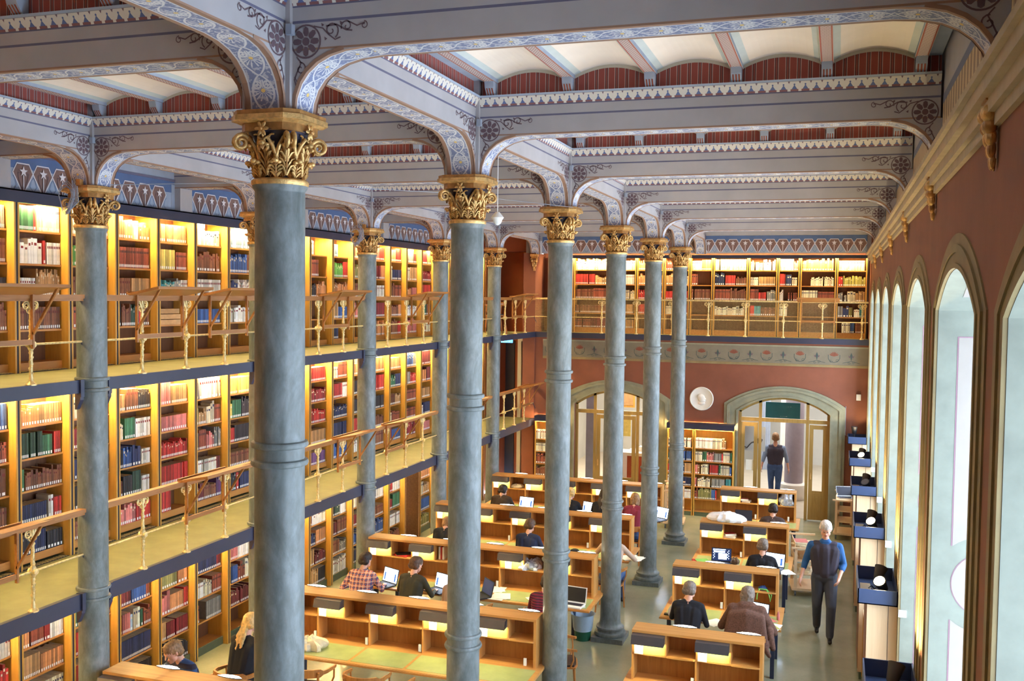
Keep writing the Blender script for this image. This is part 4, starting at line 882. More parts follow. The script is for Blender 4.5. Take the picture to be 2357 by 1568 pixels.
# end gallery railing with wire mesh
t = thing('railing', 'iron railing with wire mesh infill along the end gallery above the doorways', 'railing', (0, YBW-.03, 4.37))
for k in range(0, 9):
    x = -6.55+.885*k
    if x < .6: o = inst('post', pmesh, t, (x, 0, 0), pi/2)
M = MB(); M.box(-7.42, .66, -.02, .02, .845, .885, 'cast_cream'); M.build('handrail', t); M = MB(); M.tube([(-7.42, 0, .40), (.66, 0, .40)], .011, 'cast_cream'); M.build('mid_rail', t)
M = MB()
for i in range(0, 250):
    x = -7.4+.032*i
    if x < -.05: M.box(x-.0015, x+.0015, .012, .014, .03, .84, 'cast_cream')
for i in range(26): z = .04+.032*i; M.box(-7.42, -.05, .012, .014, z-.0015, z+.0015, 'cast_cream')
M.build('wire_mesh', t)
# reading lecterns hung on the rails
def lectern(x, y, z, L, label, rz=0):
    t = thing('reading_lectern', label, 'lectern', (x, y, z), rz, 'folding reading lecterns on the gallery rails')
    M = MB(); h = L/2; a = (.02, .905); b = (.42, .985)
    M.add([(a[0], -h, a[1]), (b[0], -h, b[1]), (b[0], h, b[1]), (a[0], h, a[1]), (a[0], -h, a[1]-.03), (b[0], -h, b[1]-.03), (b[0], h, b[1]-.03), (a[0], h, a[1]-.03)], [(0, 1, 2, 3), (7, 6, 5, 4), (0, 4, 5, 1), (1, 5, 6, 2), (2, 6, 7, 3), (3, 7, 4, 0)], 'rail_wood'); M.box(a[0]-.02, a[0]+.0, -h, h, .89, .925, 'rail_wood'); M.build('board', t)
    for s in (-1, 1):
        M = MB(); y_ = s*(h-.1); M.obox((.055, y_, .90), (.055, y_, .36), .03, .022, 'rail_wood', (0, 1, 0)); M.build('leg', t)
        M = MB(); M.obox((.06, y_+.0, .50), (.36, y_, .95), .024, .022, 'rail_wood', (0, 1, 0)); M.build('brace', t)
    M = MB(); M.box(.045, .065, -h+.1, h-.1, .40, .45, 'rail_wood'); M.build('crossbar', t)
    return t
LE = [(7.25, 'upper', 'at the left edge of the photo'), (9.55, 'upper', 'right of the nearest left column'), (10.9, 'upper', 'left of the thick foreground column'), (13.75, 'upper', 'just right of the thick foreground column'), (17.0, 'upper', 'between the third and fourth left columns'), (22.9, 'upper', 'near the corner chair'),
      (7.05, 'lower', 'at the left edge of the photo'), (10.4, 'lower', 'left of the thick foreground column'), (14.2, 'lower', 'nearer of two by the third left column'), (15.95, 'lower', 'farther of two by the third left column'), (19.6, 'lower', 'behind the second middle column'), (23.6, 'lower', 'by the corner pilaster')]
for y, lv, wh in LE: lectern(XB, y, 4.37 if lv == 'upper' else 2.14, 1.0 if lv == 'upper' else .95, 'folding reading lectern on the %s gallery rail, %s' % (lv, wh))
lectern(-.45, YBW-.03, 4.35, .95, 'folding wooden reading lectern on the end gallery rail near the window wall', -pi/2)
# ================================================================== RIGHT WALL: low bookcases, pier cabinets and blue lamp trays
RX = .45
for i, yc in enumerate(WINY):
    if yc < 3 or yc > 23.5: continue
    nm = ('nearest', 'second', 'third', 'fourth', 'fifth', 'sixth')[max(0, min(5, i-3))] if yc > 4 else 'nearest'
    nm = ORD[int(round((yc-3.712)/3.2))]
    t = thing('low_bookcase', 'low wooden bookcase along the window wall, the %s bay from the viewpoint' % nm, 'bookcase', (RX, yc, 0), 0, 'low bookcases under the windows')
    C = MB(); C.box(-.02, .25, -1.05, 1.05, 0, .1, 'skirting'); C.box(.22, .25, -1.05, 1.05, .1, 1.02, 'case_back'); C.box(-.02, .25, -1.06, 1.06, 1.0, 1.03, 'pale_wood')
    for y in (-1.05, -.35, .35, 1.03): C.box(-.02, .24, y-.012, y+.012, .1, 1.0, 'case_wood')
    C.build('case', t)
    for z in (.1, .4, .7): S = MB(); S.box(-.0, .22, -1.05, 1.05, z, z+.02, 'case_wood_h'); S.build('shelf', t)
    for z in (.12, .42, .72):
        for a in (-1.03, -.33, .37): fill_shelf(yc+a, yc+a+.65, ' '.join('%s:%.1f' % (rng.choice(mixc), rng.uniform(.4, 1.4)) for _ in range(3)), ('R', i, z), z+.001, .25)
for b in BOOKS: book_geo(REST, 'R', b)
BOOKS = []
ro = REST.build('book', None); tag(ro, 'rows of mixed coloured books on all the remaining shelves of the library', 'books', None, 'stuff')
def spot(parent, p, d, lit):
    M = MB(); p = Vector(p); d = Vector(d).normalized(); M.tube([p-d*.07, p-d*.05, p+d*.02, p+d*.10, p+d*.10], [.035, .05, .058, .072, .066], 'plain_black', 16, True); s = M.build('spotlight', parent, 40)
    N = MB(); N.tube([p+d*.098, p+d*.1015], .06, 'spot_face' if lit else 'hood_grey', 16); N.build('lamp_glass', s)
    B = MB(); B.tube([p, p+Vector((0, 0, -.07))], .012, 'plain_black', 6); B.build('stem', s)
tr = None
for k in range(0, 6):
    y = 8.55+3.14*k+(.06 if k < 3 else 0)
    y = [8.62, 11.82, 14.95, 18.1, 21.2, 24.18][k]; hl = .44 if k < 5 else .17
    nm = ['nearest, cut off by the bottom edge', 'second nearest', 'third nearest', 'fourth nearest', 'fifth nearest', 'farthest, with a black spotlight pointing up'][k]
    # cabinet below
    M = MB(); M.box(.38, .69, y-hl, y+hl, .1, 2.0, 'pale_wood'); M.box(.40, .69, y-hl-.01, y+hl, 0, .1, 'skirting'); M.box(.375, .38, y-hl+.02, y+hl-.02, .14, 1.94, 'case_back'); M.box(.595, .60, y-hl-.004, y-hl, .1, 2.0, 'case_gap')
    tag(M.build('pier_cabinet'), 'pale wooden cabinet end against the window pier under the %s blue lamp tray' % nm.split(',')[0], 'cabinet', 'pier cabinets')
    t = thing('lamp_tray', 'blue metal lamp tray on the window wall, %s' % nm, 'lamp tray', (0, y, 2.0), 0, 'blue uplight trays along the window wall')
    M = MB(); x0, x1, h, L = .28, .69, .165, (.5 if k < 5 else .3)
    M.box(x0, x1, -L, L, 0, .012, 'steel_blue'); M.box(x0, x1, -L, -L+.012, 0, h, 'steel_blue'); M.box(x0, x1, L-.012, L, 0, h, 'steel_navy'); M.box(x0, x0+.012, -L, L, 0, h, 'steel_blue'); M.box(x1-.012, x1, -L, L, 0, h, 'steel_navy'); M.build('tray', t)
    M = MB(); M.box(.31, .42, -.32 if k < 5 else -.2, -.02, .012, .10, 'chrome'); M.build('transformer', t); M = MB(); M.tube([(.40, -.2, .10), (.43, -.22, .13), (.46, -.15, .08), (.5, -.1, .1)], .006, 'plain_black', 6); M.build('cable', t)
    if k < 5: spot(t, (.54, -.20, .13), (-.35, -.6, .75), k in (1, 2, 4)); spot(t, (.52, .16, .16), (.25, .55, .8), False)
    else:
        spot(t, (.42, 0, .27), (0, -.1, 1), False); M = MB(); M.tube([(.42, 0, .01), (.42, 0, .24)], .016, 'plain_black', 8); M.build('stem', t)
    pl = bpy.data.lights.new('uplight', 'SPOT'); pl.energy = 75 if k < 5 else 8; pl.color = (1, .78, .42); pl.spot_size = R(110); pl.shadow_soft_size = .07; po = bpy.data.objects.new('uplight', pl); COL.objects.link(po); po.location = (.50, y-.24, 2.28); po.rotation_euler = (R(180-22), R(-10), 0)
    M = MB(); M.box(-.04, .04, -.06, .06, 0, .075, 'plastic_white')
    if k < 5: o = M.build('sensor_box', None, 0, (XW+.02, y-.56 if k else y-.4, 1.93)); tag(o, 'small white box on the window architrave beside the %s blue tray' % nm.split(',')[0], 'box', 'small white boxes beside the lamp trays')
# ================================================================== DESKS
U = .75
def desk(x0, y, n, label, nlamp=None):
    t = thing('reading_desk', label, 'desk', (x0, y, 0), 0, 'reading desks with lamp carrels'); W_ = n*U
    M = MB(); M.box(-.09, W_+.09, -.62, .42, .70, .735, 'desk_wood'); M.box(-.095, W_+.095, -.635, -.615, .705, .73, 'desk_wood')
    for k in range(n): M.box(k*U+.02-(.05 if k == 0 else 0), (k+1)*U-.02+(.05 if k == n-1 else 0), -.56, -.07, .735, .7375, 'lino_green')
    M.build('tabletop', t)
    ins = .35 if n > 2 else 0
    for x in (ins, W_-.05-ins):
        for yy in (-.50, .30): L = MB(); L.box(x, x+.055, yy-.03, yy+.03, 0, .70, 'steel_navy'); L.build('leg', t)
    C = MB(); D = .27
    C.box(-.01, W_+.01, -.012, D+.02, 1.312, 1.342, 'desk_wood'); C.box(0, W_, D-.02, D, .735, 1.31, 'desk_back'); C.box(0, W_, 0, D-.02, 1.045, 1.065, 'desk_wood')
    C.box(-.01, .012, 0, D, .735, 1.312, 'desk_wood_v'); C.box(W_-.025, W_+.01, -.005, D, .735, 1.312, 'desk_wood_v')
    for k in range(n):
        x = k*U
        if k: C.box(x-.009, x+.009, .0, D-.02, .735, 1.05, 'desk_wood_v')
        C.box(x+.0, x+.018, -.004, D-.02, 1.065, 1.312, 'desk_wood_v'); C.box(x+.385, x+.403, -.004, D-.02, 1.065, 1.312, 'desk_wood_v')
        C.prism([(x+.403, 0), (x+.42, -.012), (x+.57, -.022), (x+.72, -.012), (x+U-.006, 0)], 1.045, 1.065, 'z', 'desk_wood')
        C.box(x+.018, x+.385, .010, .02, 1.065, 1.312, 'green_panel')
    C.build('carrel', t)
    hood = None
    for k in range(n):
        x = k*U
        if hood is None:
            H = MB(); a, b = .0, .385; p = [(.01, 1.310), (-.095, 1.306), (-.130, 1.204), (-.118, 1.200), (-.08, 1.215), (-.0, 1.29)]
            H.prism([(q[0], q[1]) for q in p], a, b, 'x', 'hood_grey'); H.prism([(.01, 1.309), (-.094, 1.305), (-.128, 1.206), (.01, 1.206)], a, a+.006, 'x', 'hood_grey'); H.prism([(.01, 1.309), (-.094, 1.305), (-.128, 1.206), (.01, 1.206)], b-.006, b, 'x', 'hood_grey')
            hood = H.build('lamp_hood', t); E_ = MB(); E_.box(a+.03, b-.03, -.062, -.040, 1.228, 1.236, 'tube_desk'); tube = E_.build('tube', hood); hm, tm = hood.data, tube.data
            N = MB(); N.box(.022, .128, -.008, -.005, 1.055, 1.215, 'paper'); nt = N.build('notice', t).data
            P = MB(); pts = [(.43, .285), (.50, .268), (.58, .262), (.66, .268), (.72, .285), (.66, .325), (.58, .335), (.50, .325)]; P.prism(pts, 1.325, 1.352, 'z', 'hood_grey', None, 'lens_white'); up = P.build('uplight_lens', t).data
        else:
            h = inst('lamp_hood', hm, t, (x, 0, 0)); inst('tube', tm, h); inst('notice', nt, t, (x+(.07 if k == 3 else 0), 0, 0)); inst('uplight_lens', up, t, (x, 0, 0))
        if k % 2 == 0 or True:
            S = MB(); S.box(x+U-.055 if k < n-1 else x+.60, x+U-.02 if k < n-1 else x+.635, -.0, .02, .75, .84, 'plastic_white'); S.build('socket', t)
    return t
LX = -7.17
desk(LX, 8.35, 5, 'reading desk row nearest the viewer, only its wooden carrel top shows at the bottom left')
LYS = [11.48, 14.5, 17.35, 20.6]; RYS = [11.55, 14.62, 17.68, 20.9]
for i, y in enumerate(LYS): desk(LX, y, 5, 'long reading desk with five lamp hoods, %s' % ('the nearest one with an empty green tabletop', 'the second one where a plaid shirt reader sits', 'the third one where a navy blazer reader sits', 'the farthest one before the end wall')[i])
for i, y in enumerate(RYS): desk(-2.23, y, 2, 'short reading desk with two lamp hoods, %s' % ('the nearest, cut by the bottom edge', 'the one where two grey haired women read', 'the one with the open laptop showing icons', 'the farthest, before the glazed entrance')[i])
# ================================================================== CHAIRS
def chair_proto(loc, rz, label, group):
    t = thing('wooden_armchair', label, 'chair', loc, rz, group)
    M = MB(); M.prism([(-.19, -.18), (.19, -.18), (.225, .0), (.21, .19), (.1, .22), (-.1, .22), (-.21, .19), (-.225, 0)], .43, .45, 'z', 'chair_wood'); M.prism([(-.17, -.16), (.17, -.16), (.2, .0), (.19, .17), (.09, .2), (-.09, .2), (-.19, .17), (-.2, 0)], .45, .475, 'z', 'leather'); M.build('seat', t)
    for x, y, top in ((-.19, .17, .44), (.19, .17, .44), (-.17, -.17, .74), (.17, -.17, .74)):
        M = MB(); M.tube([(x*1.12, y*1.15-(.04 if top > .5 else 0), 0), (x, y, .44)]+([(x*1.15, y*1.22, top)] if top > .5 else []), [.014, .018]+([.015] if top > .5 else []), 'chair_wood', 8); M.build('leg', t, 40)
    M = MB(); N = 18; vs = []; fs = []   # bent back band with arms running forward
    pts = []
    for i in range(N+1):
        a = R(180+180*i/N); pts.append((.26*cos(a), -.02+.22*sin(a), .72, .10 if 3 < i < N-3 else .045))
    pts = [(-.25, .2, .69, .03), (-.265, .1, .70, .035)]+pts+[(.265, .1, .70, .035), (.25, .2, .69, .03)]
    for i, (x, y, z, h) in enumerate(pts):
        r = sqrt(x*x+y*y); nx, ny = (x/r, y/r); t_ = .012
        for s, hh in ((-1, -1), (1, -1), (1, 1), (-1, 1)): vs.append((x+nx*t_*s, y+ny*t_*s, z+hh*h/2))
    for i in range(len(pts)-1):
        for k in range(4): fs.append((i*4+k, i*4+(k+1) % 4, i*4+4+(k+1) % 4, i*4+4+k))
    fs.append((3, 2, 1, 0)); q = (len(pts)-1)*4; fs.append((q, q+1, q+2, q+3)); M.add(vs, fs, 'chair_wood'); M.build('backrest', t, 40)
    for s in (-1, 1): M = MB(); M.tube([(s*.2, .12, .44), (s*.245, .16, .56), (s*.25, .15, .69)], .011, 'chair_wood', 6); M.build('arm_support', t, 40)
    return t
ch = None
def chair(x, y, rz, label, group='wooden armchairs at the reading desks'):
    global ch
    if ch is None: ch = chair_proto((x, y, 0), rz, label, group)
    else: copy_tree(ch, (x, y, 0), rz, label, group)
for x, lb in ((-6.04, 'empty wooden armchair, left one of those pushed toward the nearest long desk'), (-5.29, 'empty wooden armchair in front of the nearest long desk, second from the left'), (-4.45, 'empty wooden armchair in front of the nearest long desk, right one')): chair(x, 10.62, 0.1, lb)
chair(-3.38, 12.55, -1.3, 'wooden armchair behind the third middle column, side on'); chair(-4.54, 13.62, 0, 'empty wooden armchair at the second long desk between the papers')
o = copy_tree(ch, (-7.95, 22.9, 4.37), 2.2, 'wooden armchair standing on the upper gallery near the corner', 'gallery chair')
chair(-.45, 10.55, -.5, 'white backed chair at the right end of the nearest short desk')
# ================================================================== PEOPLE
solid('sw_stripe', (40, 62, 108), .8); solid('cl_dgreen', (62, 60, 48), .85, 0, .12, 10, .2); solid('cl_navy', (40, 48, 78), .85, 0, .1); solid('cl_black', (24, 24, 34), .85, 0, .15, 8); solid('cl_maroon', (110, 36, 56), .85); solid('cl_beige', (206, 178, 158), .8); solid('cl_grey', (84, 84, 96), .85)
solid('cl_tee', (66, 52, 40), .85); solid('cl_brown', (76, 58, 54), .85, 0, .1, 8); solid('cl_jeans', (64, 92, 142), .8, 0, .18, 12); solid('cl_djeans', (40, 52, 84), .8, 0, .15, 12); solid('cl_blueshirt', (44, 98, 164), .8); solid('cl_vest', (66, 62, 78), .85, 0, .1); solid('cl_pbshirt', (132, 152, 184), .8); solid('cl_trouser', (74, 78, 92), .85); solid('cl_shoe', (28, 24, 24), .4); solid('cl_wmaroon', (134, 40, 64), .85)
solid('hair_dark', (44, 30, 26), .55, 0, .3, 40); solid('hair_brown', (86, 60, 44), .55, 0, .3, 40); solid('hair_lbrown', (150, 112, 76), .55, 0, .3, 40); solid('hair_blond', (214, 176, 112), .5, 0, .3, 30); solid('hair_grey', (126, 112, 102), .55, 0, .3, 40); solid('hair_white', (212, 204, 200), .55, 0, .15, 40); solid('shawl', (110, 78, 66), .95, 0, .35, 60, .4)
n = NT('plaid'); v = n.coord(); s_ = n.node('ShaderNodeSeparateXYZ'); n.link(v, s_.inputs[0])
fx = n.op('FRACT', n.op('DIVIDE', s_.outputs[0], .062)); fz = n.op('FRACT', n.op('DIVIDE', s_.outputs[2], .062))
c = n.mix(n.op('MAXIMUM', n.op('GREATER_THAN', fx, .78), n.op('GREATER_THAN', fz, .80)), lin((224, 136, 116)), lin((96, 92, 140)))
f2 = n.op('MAXIMUM', n.op('LESS_THAN', n.op('ABSOLUTE', n.op('SUBTRACT', fx, .35)), .07), n.op('LESS_THAN', n.op('ABSOLUTE', n.op('SUBTRACT', fz, .35)), .07)); c = n.mix(f2, c, lin((240, 214, 196))); MT['plaid'] = n.fin(c, .85)
def stripes(name, c1, c2, per, duty):
    n = NT(name); v = n.coord(); s_ = n.node('ShaderNodeSeparateXYZ'); n.link(v, s_.inputs[0]); f = n.op('LESS_THAN', n.op('FRACT', n.op('DIVIDE', s_.outputs[2], per)), duty); MT[name] = n.fin(n.mix(f, lin(c1), lin(c2)), .85)
stripes('stripe_blue', (46, 46, 66), (52, 84, 136), .09, .42); stripes('stripe_maroon', (120, 34, 62), (60, 24, 46), .034, .4)
def cap_pts(p0, p1, r0, r1, n=10, m=4):
    M = MB(); p0, p1 = Vector(p0), Vector(p1); d = (p1-p0); L = d.length or 1e-4; d.normalize(); pts = []; rs = []
    for i in range(m+1): a = pi/2*(1-i/m); pts.append(p0-d*r0*sin(a)); rs.append(max(.0005, r0*cos(a)))
    for i in range(m+1): a = pi/2*i/m; pts.append(p1+d*r1*sin(a)); rs.append(max(.0005, r1*cos(a)))
    M.tube(pts, rs, 'skin', n); return M
def remesh(prims, voxel, name, parent):
    """prims: list of (p0, p1, r0, r1, mat, flat) tapered limbs blended into one surface"""
    V = []; F = []
    for p in prims:
        p0, p1, r0, r1, mt, *sc = p; M = cap_pts(p0, p1, r0, r1); vs = [Vector(q) for q in M.v]
        if sc and sc[0] is not None:
            c = (Vector(p0)+Vector(p1))/2; s = sc[0]; vs = [c+Vector(((q-c).x*s[0], (q-c).y*s[1], (q-c).z*s[2])) for q in vs]
        o = len(V); V += [tuple(q) for q in vs]; F += [tuple(i+o for i in f) for f in M.f]
    me = bpy.data.meshes.new(name+'_src'); me.from_pydata(V, [], F); ob = bpy.data.objects.new(name+'_src', me); COL.objects.link(ob)
    md = ob.modifiers.new('r', 'REMESH'); md.mode = 'VOXEL'; md.voxel_size = voxel; sm = ob.modifiers.new('s', 'SMOOTH'); sm.factor = .5; sm.iterations = 3
    dg = bpy.context.evaluated_depsgraph_get(); ev = ob.evaluated_get(dg); me2 = bpy.data.meshes.new_from_object(ev); bpy.data.objects.remove(ob); bpy.data.meshes.remove(me)
    me2.name = name; me2.materials.clear(); keys = []
    for p in prims:
        if p[4] not in keys: keys.append(p[4])
    for k in keys: me2.materials.append(MT[k])
    nf = len(me2.polygons); cen = np.zeros(nf*3); me2.polygons.foreach_get('center', cen); cen = cen.reshape(-1, 3); best = np.full(nf, 1e9); mi = np.zeros(nf, dtype=np.int32)
    for p in prims:
        a, b = np.array(p[0], float), np.array(p[1], float); c = (a+b)/2; q = cen
        if len(p) > 5 and p[5] is not None: s = np.array(p[5]); q = c+(cen-c)/s
        ab = b-a; L2 = max(1e-9, ab@ab); t = np.clip(((q-a)@ab)/L2, 0, 1); dd = np.linalg.norm(q-(a+t[:, None]*ab), axis=1)-(p[2]+(p[3]-p[2])*t)
        pr = p[6] if len(p) > 6 else 0
        dd = dd-pr; w_ = dd < best; best[w_] = dd[w_]; mi[w_] = keys.index(p[4])
    me2.polygons.foreach_set('material_index', mi); me2.polygons.foreach_set('use_smooth', [True]*nf); return inst(name, me2, parent)
def hand(wr, dr, palm_n, side, curl=.5, mat='skin'):
    """wrist point, direction, palm normal; five unequal bent fingers, thumb from the side"""
    wr, dr, nn = Vector(wr), Vector(dr).normalized(), Vector(palm_n).normalized(); sd = dr.cross(nn).normalized()*side; nn = sd.cross(dr).normalized()*(1 if side > 0 else -1)
    P = [(wr, wr+dr*.045, .024, .027, mat, None), (wr+dr*.03-sd*.018, wr+dr*.08-sd*.026, .016, .013, mat, None), (wr+dr*.03+sd*.018, wr+dr*.08+sd*.024, .016, .013, mat, None), (wr+dr*.04, wr+dr*.085, .018, .013, mat, None)]
    for k, (o, l) in enumerate(((-.030, .058), (-.010, .072), (.010, .078), (.029, .070))):
        b = wr+dr*.085+sd*o; m1 = b+(dr*cos(curl*.5)-nn*sin(curl*.5))*l*.5; e = m1+(dr*cos(curl*1.3)-nn*sin(curl*1.3))*l*.5; P += [(b, m1, .0088, .008, mat, None), (m1, e, .008, .0068, mat, None)]
    b = wr+dr*.02+sd*.028; m1 = b+(dr*.6+sd*.75-nn*.2)*.04; P += [(b, m1, .013, .010, mat, None), (m1, m1+(dr*.9+sd*.2-nn*.3)*.03, .0095, .008, mat, None)]
    return P
def head_prims(hc, yaw, pitch, mat='skin'):
    """hc head centre; face looks along +y rotated by yaw, pitched down"""
    Mx = Matrix.Rotation(yaw, 3, 'Z') @ Matrix.Rotation(-pitch, 3, 'X'); c = Vector(hc); T_ = lambda x, y, z: c+Mx @ Vector((x, y, z))
    P = [(T_(0, -.028, .035), T_(0, .018, .040), .080, .076, mat, None), (T_(0, .02, -.02), T_(0, .045, -.07), .062, .040, mat, None), (T_(0, .06, -.085), T_(0, .066, -.088), .026, .022, mat, None), (T_(-.03, .03, -.05), T_(.03, .03, -.05), .040, .040, mat, None),
         (T_(0, .094, .012), T_(0, .112, -.022), .009, .013, mat, None), (T_(-.03, .086, .028), T_(.03, .086, .028), .013, .013, mat, None), (T_(-.018, .092, -.055), T_(.018, .092, -.055), .008, .008, 'lip', None, .004),
         (T_(-.030, .088, .008), T_(-.028, .089, .008), .009, .009, 'eye_dark', None, .002), (T_(.030, .088, .008), T_(.028, .089, .008), .009, .009, 'eye_dark', None, .002)]
    for s in (-1, 1): P.append((T_(s*.082, -.005, .012), T_(s*.080, -.002, -.022), .016, .010, mat, (.7, 1, 1)))
    return P, T_
def hair_mesh(T_, mat, style, parent):
    P = [(T_(0, -.036, .046), T_(0, .014, .058), .091, .082, mat, None), (T_(-.034, -.052, -.012), T_(.034, -.052, -.012), .062, .062, mat, None)]
    if style == 'bald': P = [(T_(-.05, -.035, -.01), T_(.05, -.035, -.01), .052, .052, mat, None)]
    if style == 'short': P += [(T_(-.056, -.01, .02), T_(-.056, .02, .03), .034, .026, mat, None), (T_(.056, -.01, .02), T_(.056, .02, .03), .034, .026, mat, None)]
    if style == 'bob':
        P += [(T_(s*.05, -.02, .03), T_(s*.062, -.01, -.10), .05, .032, mat, None) for s in (-1, 1)]+[(T_(s*.03, -.07, .0), T_(s*.03, -.07, -.10), .045, .036, mat, None) for s in (-1, 1)]
    if style == 'long':
        rr = random.Random(3)
        for i in range(20):
            a = R(-70-200*i/19); x, y = .066*cos(a)*1.0, .058*sin(a)-.01
            P.append((T_(x*.8, y, .02), T_(x*1.25+rr.uniform(-.03, .03), y-.045, -.17), .026, .020, mat, None)); P.append((T_(x*1.25, y-.045, -.15), T_(x*1.6+rr.uniform(-.04, .04), y-.065, -.27-rr.uniform(0, .07)), .020, .009, mat, None))
    o = remesh(P, .011, 'hair', parent); me = o.data; r3 = random.Random(5)
    for vt in me.vertices: vt.co = vt.co+vt.normal*(.0045*sin(vt.co.x*170+sin(vt.co.z*60)*2)*cos(vt.co.y*150)+r3.uniform(-.002, .002))
    return o
def sitter(loc, rz, label, top, legs='cl_djeans', hair='hair_brown', style='short', arms=None, hd=(0, .35), bare=False, grp=None, lean=.16, h=1.235, extra=None, shoe='cl_shoe', twist=0):
    t = thing('person', label, 'person', loc, rz)
    ln = lean; ch_ = Vector((0, ln*.62, .94)); nk = Vector((0, ln, 1.09)); sh = [Vector((-.175, ln*.85, 1.035)), Vector((.175, ln*.85, 1.035))]
    P = [((-.085, .0, .55), (.085, .0, .55), .115, .115, legs, None), ((-.055, .01, .60), (-.085, ln*.72, .95), .108, .112, top, None), ((.055, .01, .60), (.085, ln*.72, .95), .108, .112, top, None), ((0, .01, .60), (0, ln*.75, .97), .11, .11, top, None),
         (sh[0]+Vector((.04, 0, -.015)), sh[1]-Vector((.04, 0, .015)), .075, .075, top, None), (nk-Vector((0, .02, .02)), nk+Vector((0, .012, .05)), .056, .050, 'skin', None), (nk-Vector((0, .02, .02)), sh[0]+Vector((.03, 0, .015)), .056, .052, top, None), (nk-Vector((0, .02, .02)), sh[1]+Vector((-.03, 0, .015)), .056, .052, top, None)]
    arms = arms or [((-.26, ln+.10, .80), (-.13, ln+.36, .785)), ((.26, ln+.10, .80), (.13, ln+.36, .785))]
    fm = 'skin' if bare else top
    for k, (el, wr) in enumerate(arms):
        s = sh[k]; el, wr = Vector(el), Vector(wr); P += [(s, el, .052, .040, top, None), (el, wr, .037, .026, fm, None)]; d = (wr-el).normalized()
        P += hand(wr+d*.01, d, (0, 0, 1), -1 if k else 1, .6)
    for k, s in enumerate((-1, 1)):
        kn = Vector((s*.13, .42, .54)); an = Vector((s*.12, .40+.04*s, .10)); P += [((s*.09, .02, .54), kn, .088, .060, legs, None), (kn, an, .056, .038, legs, None), (an-Vector((0, .02, .05)), an+Vector((0, .13, -.065)), .038, .032, shoe, None)]
    hc = nk+Vector((0, .03+.05*lean/.16, h-1.11))
    hp, T_ = head_prims(hc, R(hd[0]), hd[1]); P += hp
    remesh(P, .0105, 'body', t); hair_mesh(T_, hair, style, t)
    if extra: extra(t, sh, nk)
    return t
def seat(x, y, label, **k):
    chair(x, y-.03, k.pop('crz', 0), 'wooden armchair of the ' + ' '.join(label.replace('person', 'reader').replace(',', '').split()[:12]), 'occupied wooden armchairs'); return sitter((x, y, 0), k.pop('rz', 0), label, **k)
AW = lambda l, r: [l, r]
# left rows
sitter((-7.0, 9.62, 0), R(168), 'person in a blue striped sweater with fair hair, looking down behind the nearest carrel', 'stripe_blue', 'cl_djeans', 'hair_lbrown', 'short', [((-.27, .22, .84), (-.30, .42, .88)), ((.25, .2, .84), (.12, .40, .9))], (-12, .42), lean=.2)
chair(-7.0, 9.6, R(168), 'wooden armchair of the reader in the striped sweater', 'occupied wooden armchairs')
seat(-6.80, 10.22, 'person with long blond hair in black, at the nearest long desk', top='cl_black', legs='cl_black', hair='hair_blond', style='long', rz=R(-8), h=1.25)
seat(-6.78, 13.36, 'person in a pink and blue plaid shirt with dark hair, at the second long desk', top='plaid', hair='hair_dark', arms=[((-.30, .04, .82), (-.25, .32, .80)), ((.29, .20, .80), (.20, .46, .79))], hd=(-14, .25))
seat(-5.98, 13.40, 'person in a dark olive sweater with brown hair, typing at a laptop', top='cl_dgreen', legs='cl_trouser', hair='hair_brown', arms=[((-.27, .2, .82), (-.06, .46, .79)), ((.30, .18, .81), (.20, .46, .79))], hd=(-18, .3), rz=R(-6))
seat(-5.14, 13.12, 'person with long light hair beside the second middle column, second long desk', top='cl_beige', hair='hair_blond', style='long', legs='cl_black')
seat(-3.84, 13.2, 'person in a maroon striped top with dark short hair beside the third middle column', top='stripe_maroon', legs='cl_maroon', hair='hair_dark', style='short', hd=(10, .3))
seat(-6.62, 16.3, 'person in a black jacket with fair brown hair, at the third long desk', top='cl_black', hair='hair_lbrown', hd=(20, .3), h=1.18)
seat(-5.1, 16.45, 'person in a navy blazer with brown hair, reading at the third long desk', top='cl_navy', hair='hair_brown', arms=[((-.24, .28, .80), (-.1, .48, .79)), ((.30, .12, .80), (.24, .36, .79))], hd=(-12, .45))
seat(-3.56, 16.35, 'person in a beige top propping both arms, hidden by the fourth middle column', top='cl_beige', legs='cl_jeans', hair='hair_brown', arms=[((-.33, .36, .84), (-.12, .24, 1.12)), ((.36, .30, .80), (.28, .55, .79))], hd=(0, .7), h=1.18)
seat(-6.62, 19.45, 'person in a dark brown t-shirt with black hair, at the farthest long desk', top='cl_tee', hair='hair_dark', bare=True, hd=(-10, .35), h=1.2)
seat(-5.16, 19.5, 'person with long blond hair beside the third middle column at the farthest long desk', top='cl_black', hair='hair_blond', style='long', legs='cl_black')
seat(-4.48, 19.6, 'person with long black hair dressed in black at the farthest long desk', top='cl_black', hair='hair_dark', style='long', legs='cl_black')
seat(-3.80, 19.45, 'person in a wine red sweater behind the fifth middle column at the farthest long desk', top='cl_wmaroon', hair='hair_lbrown', style='bob', legs='cl_jeans')
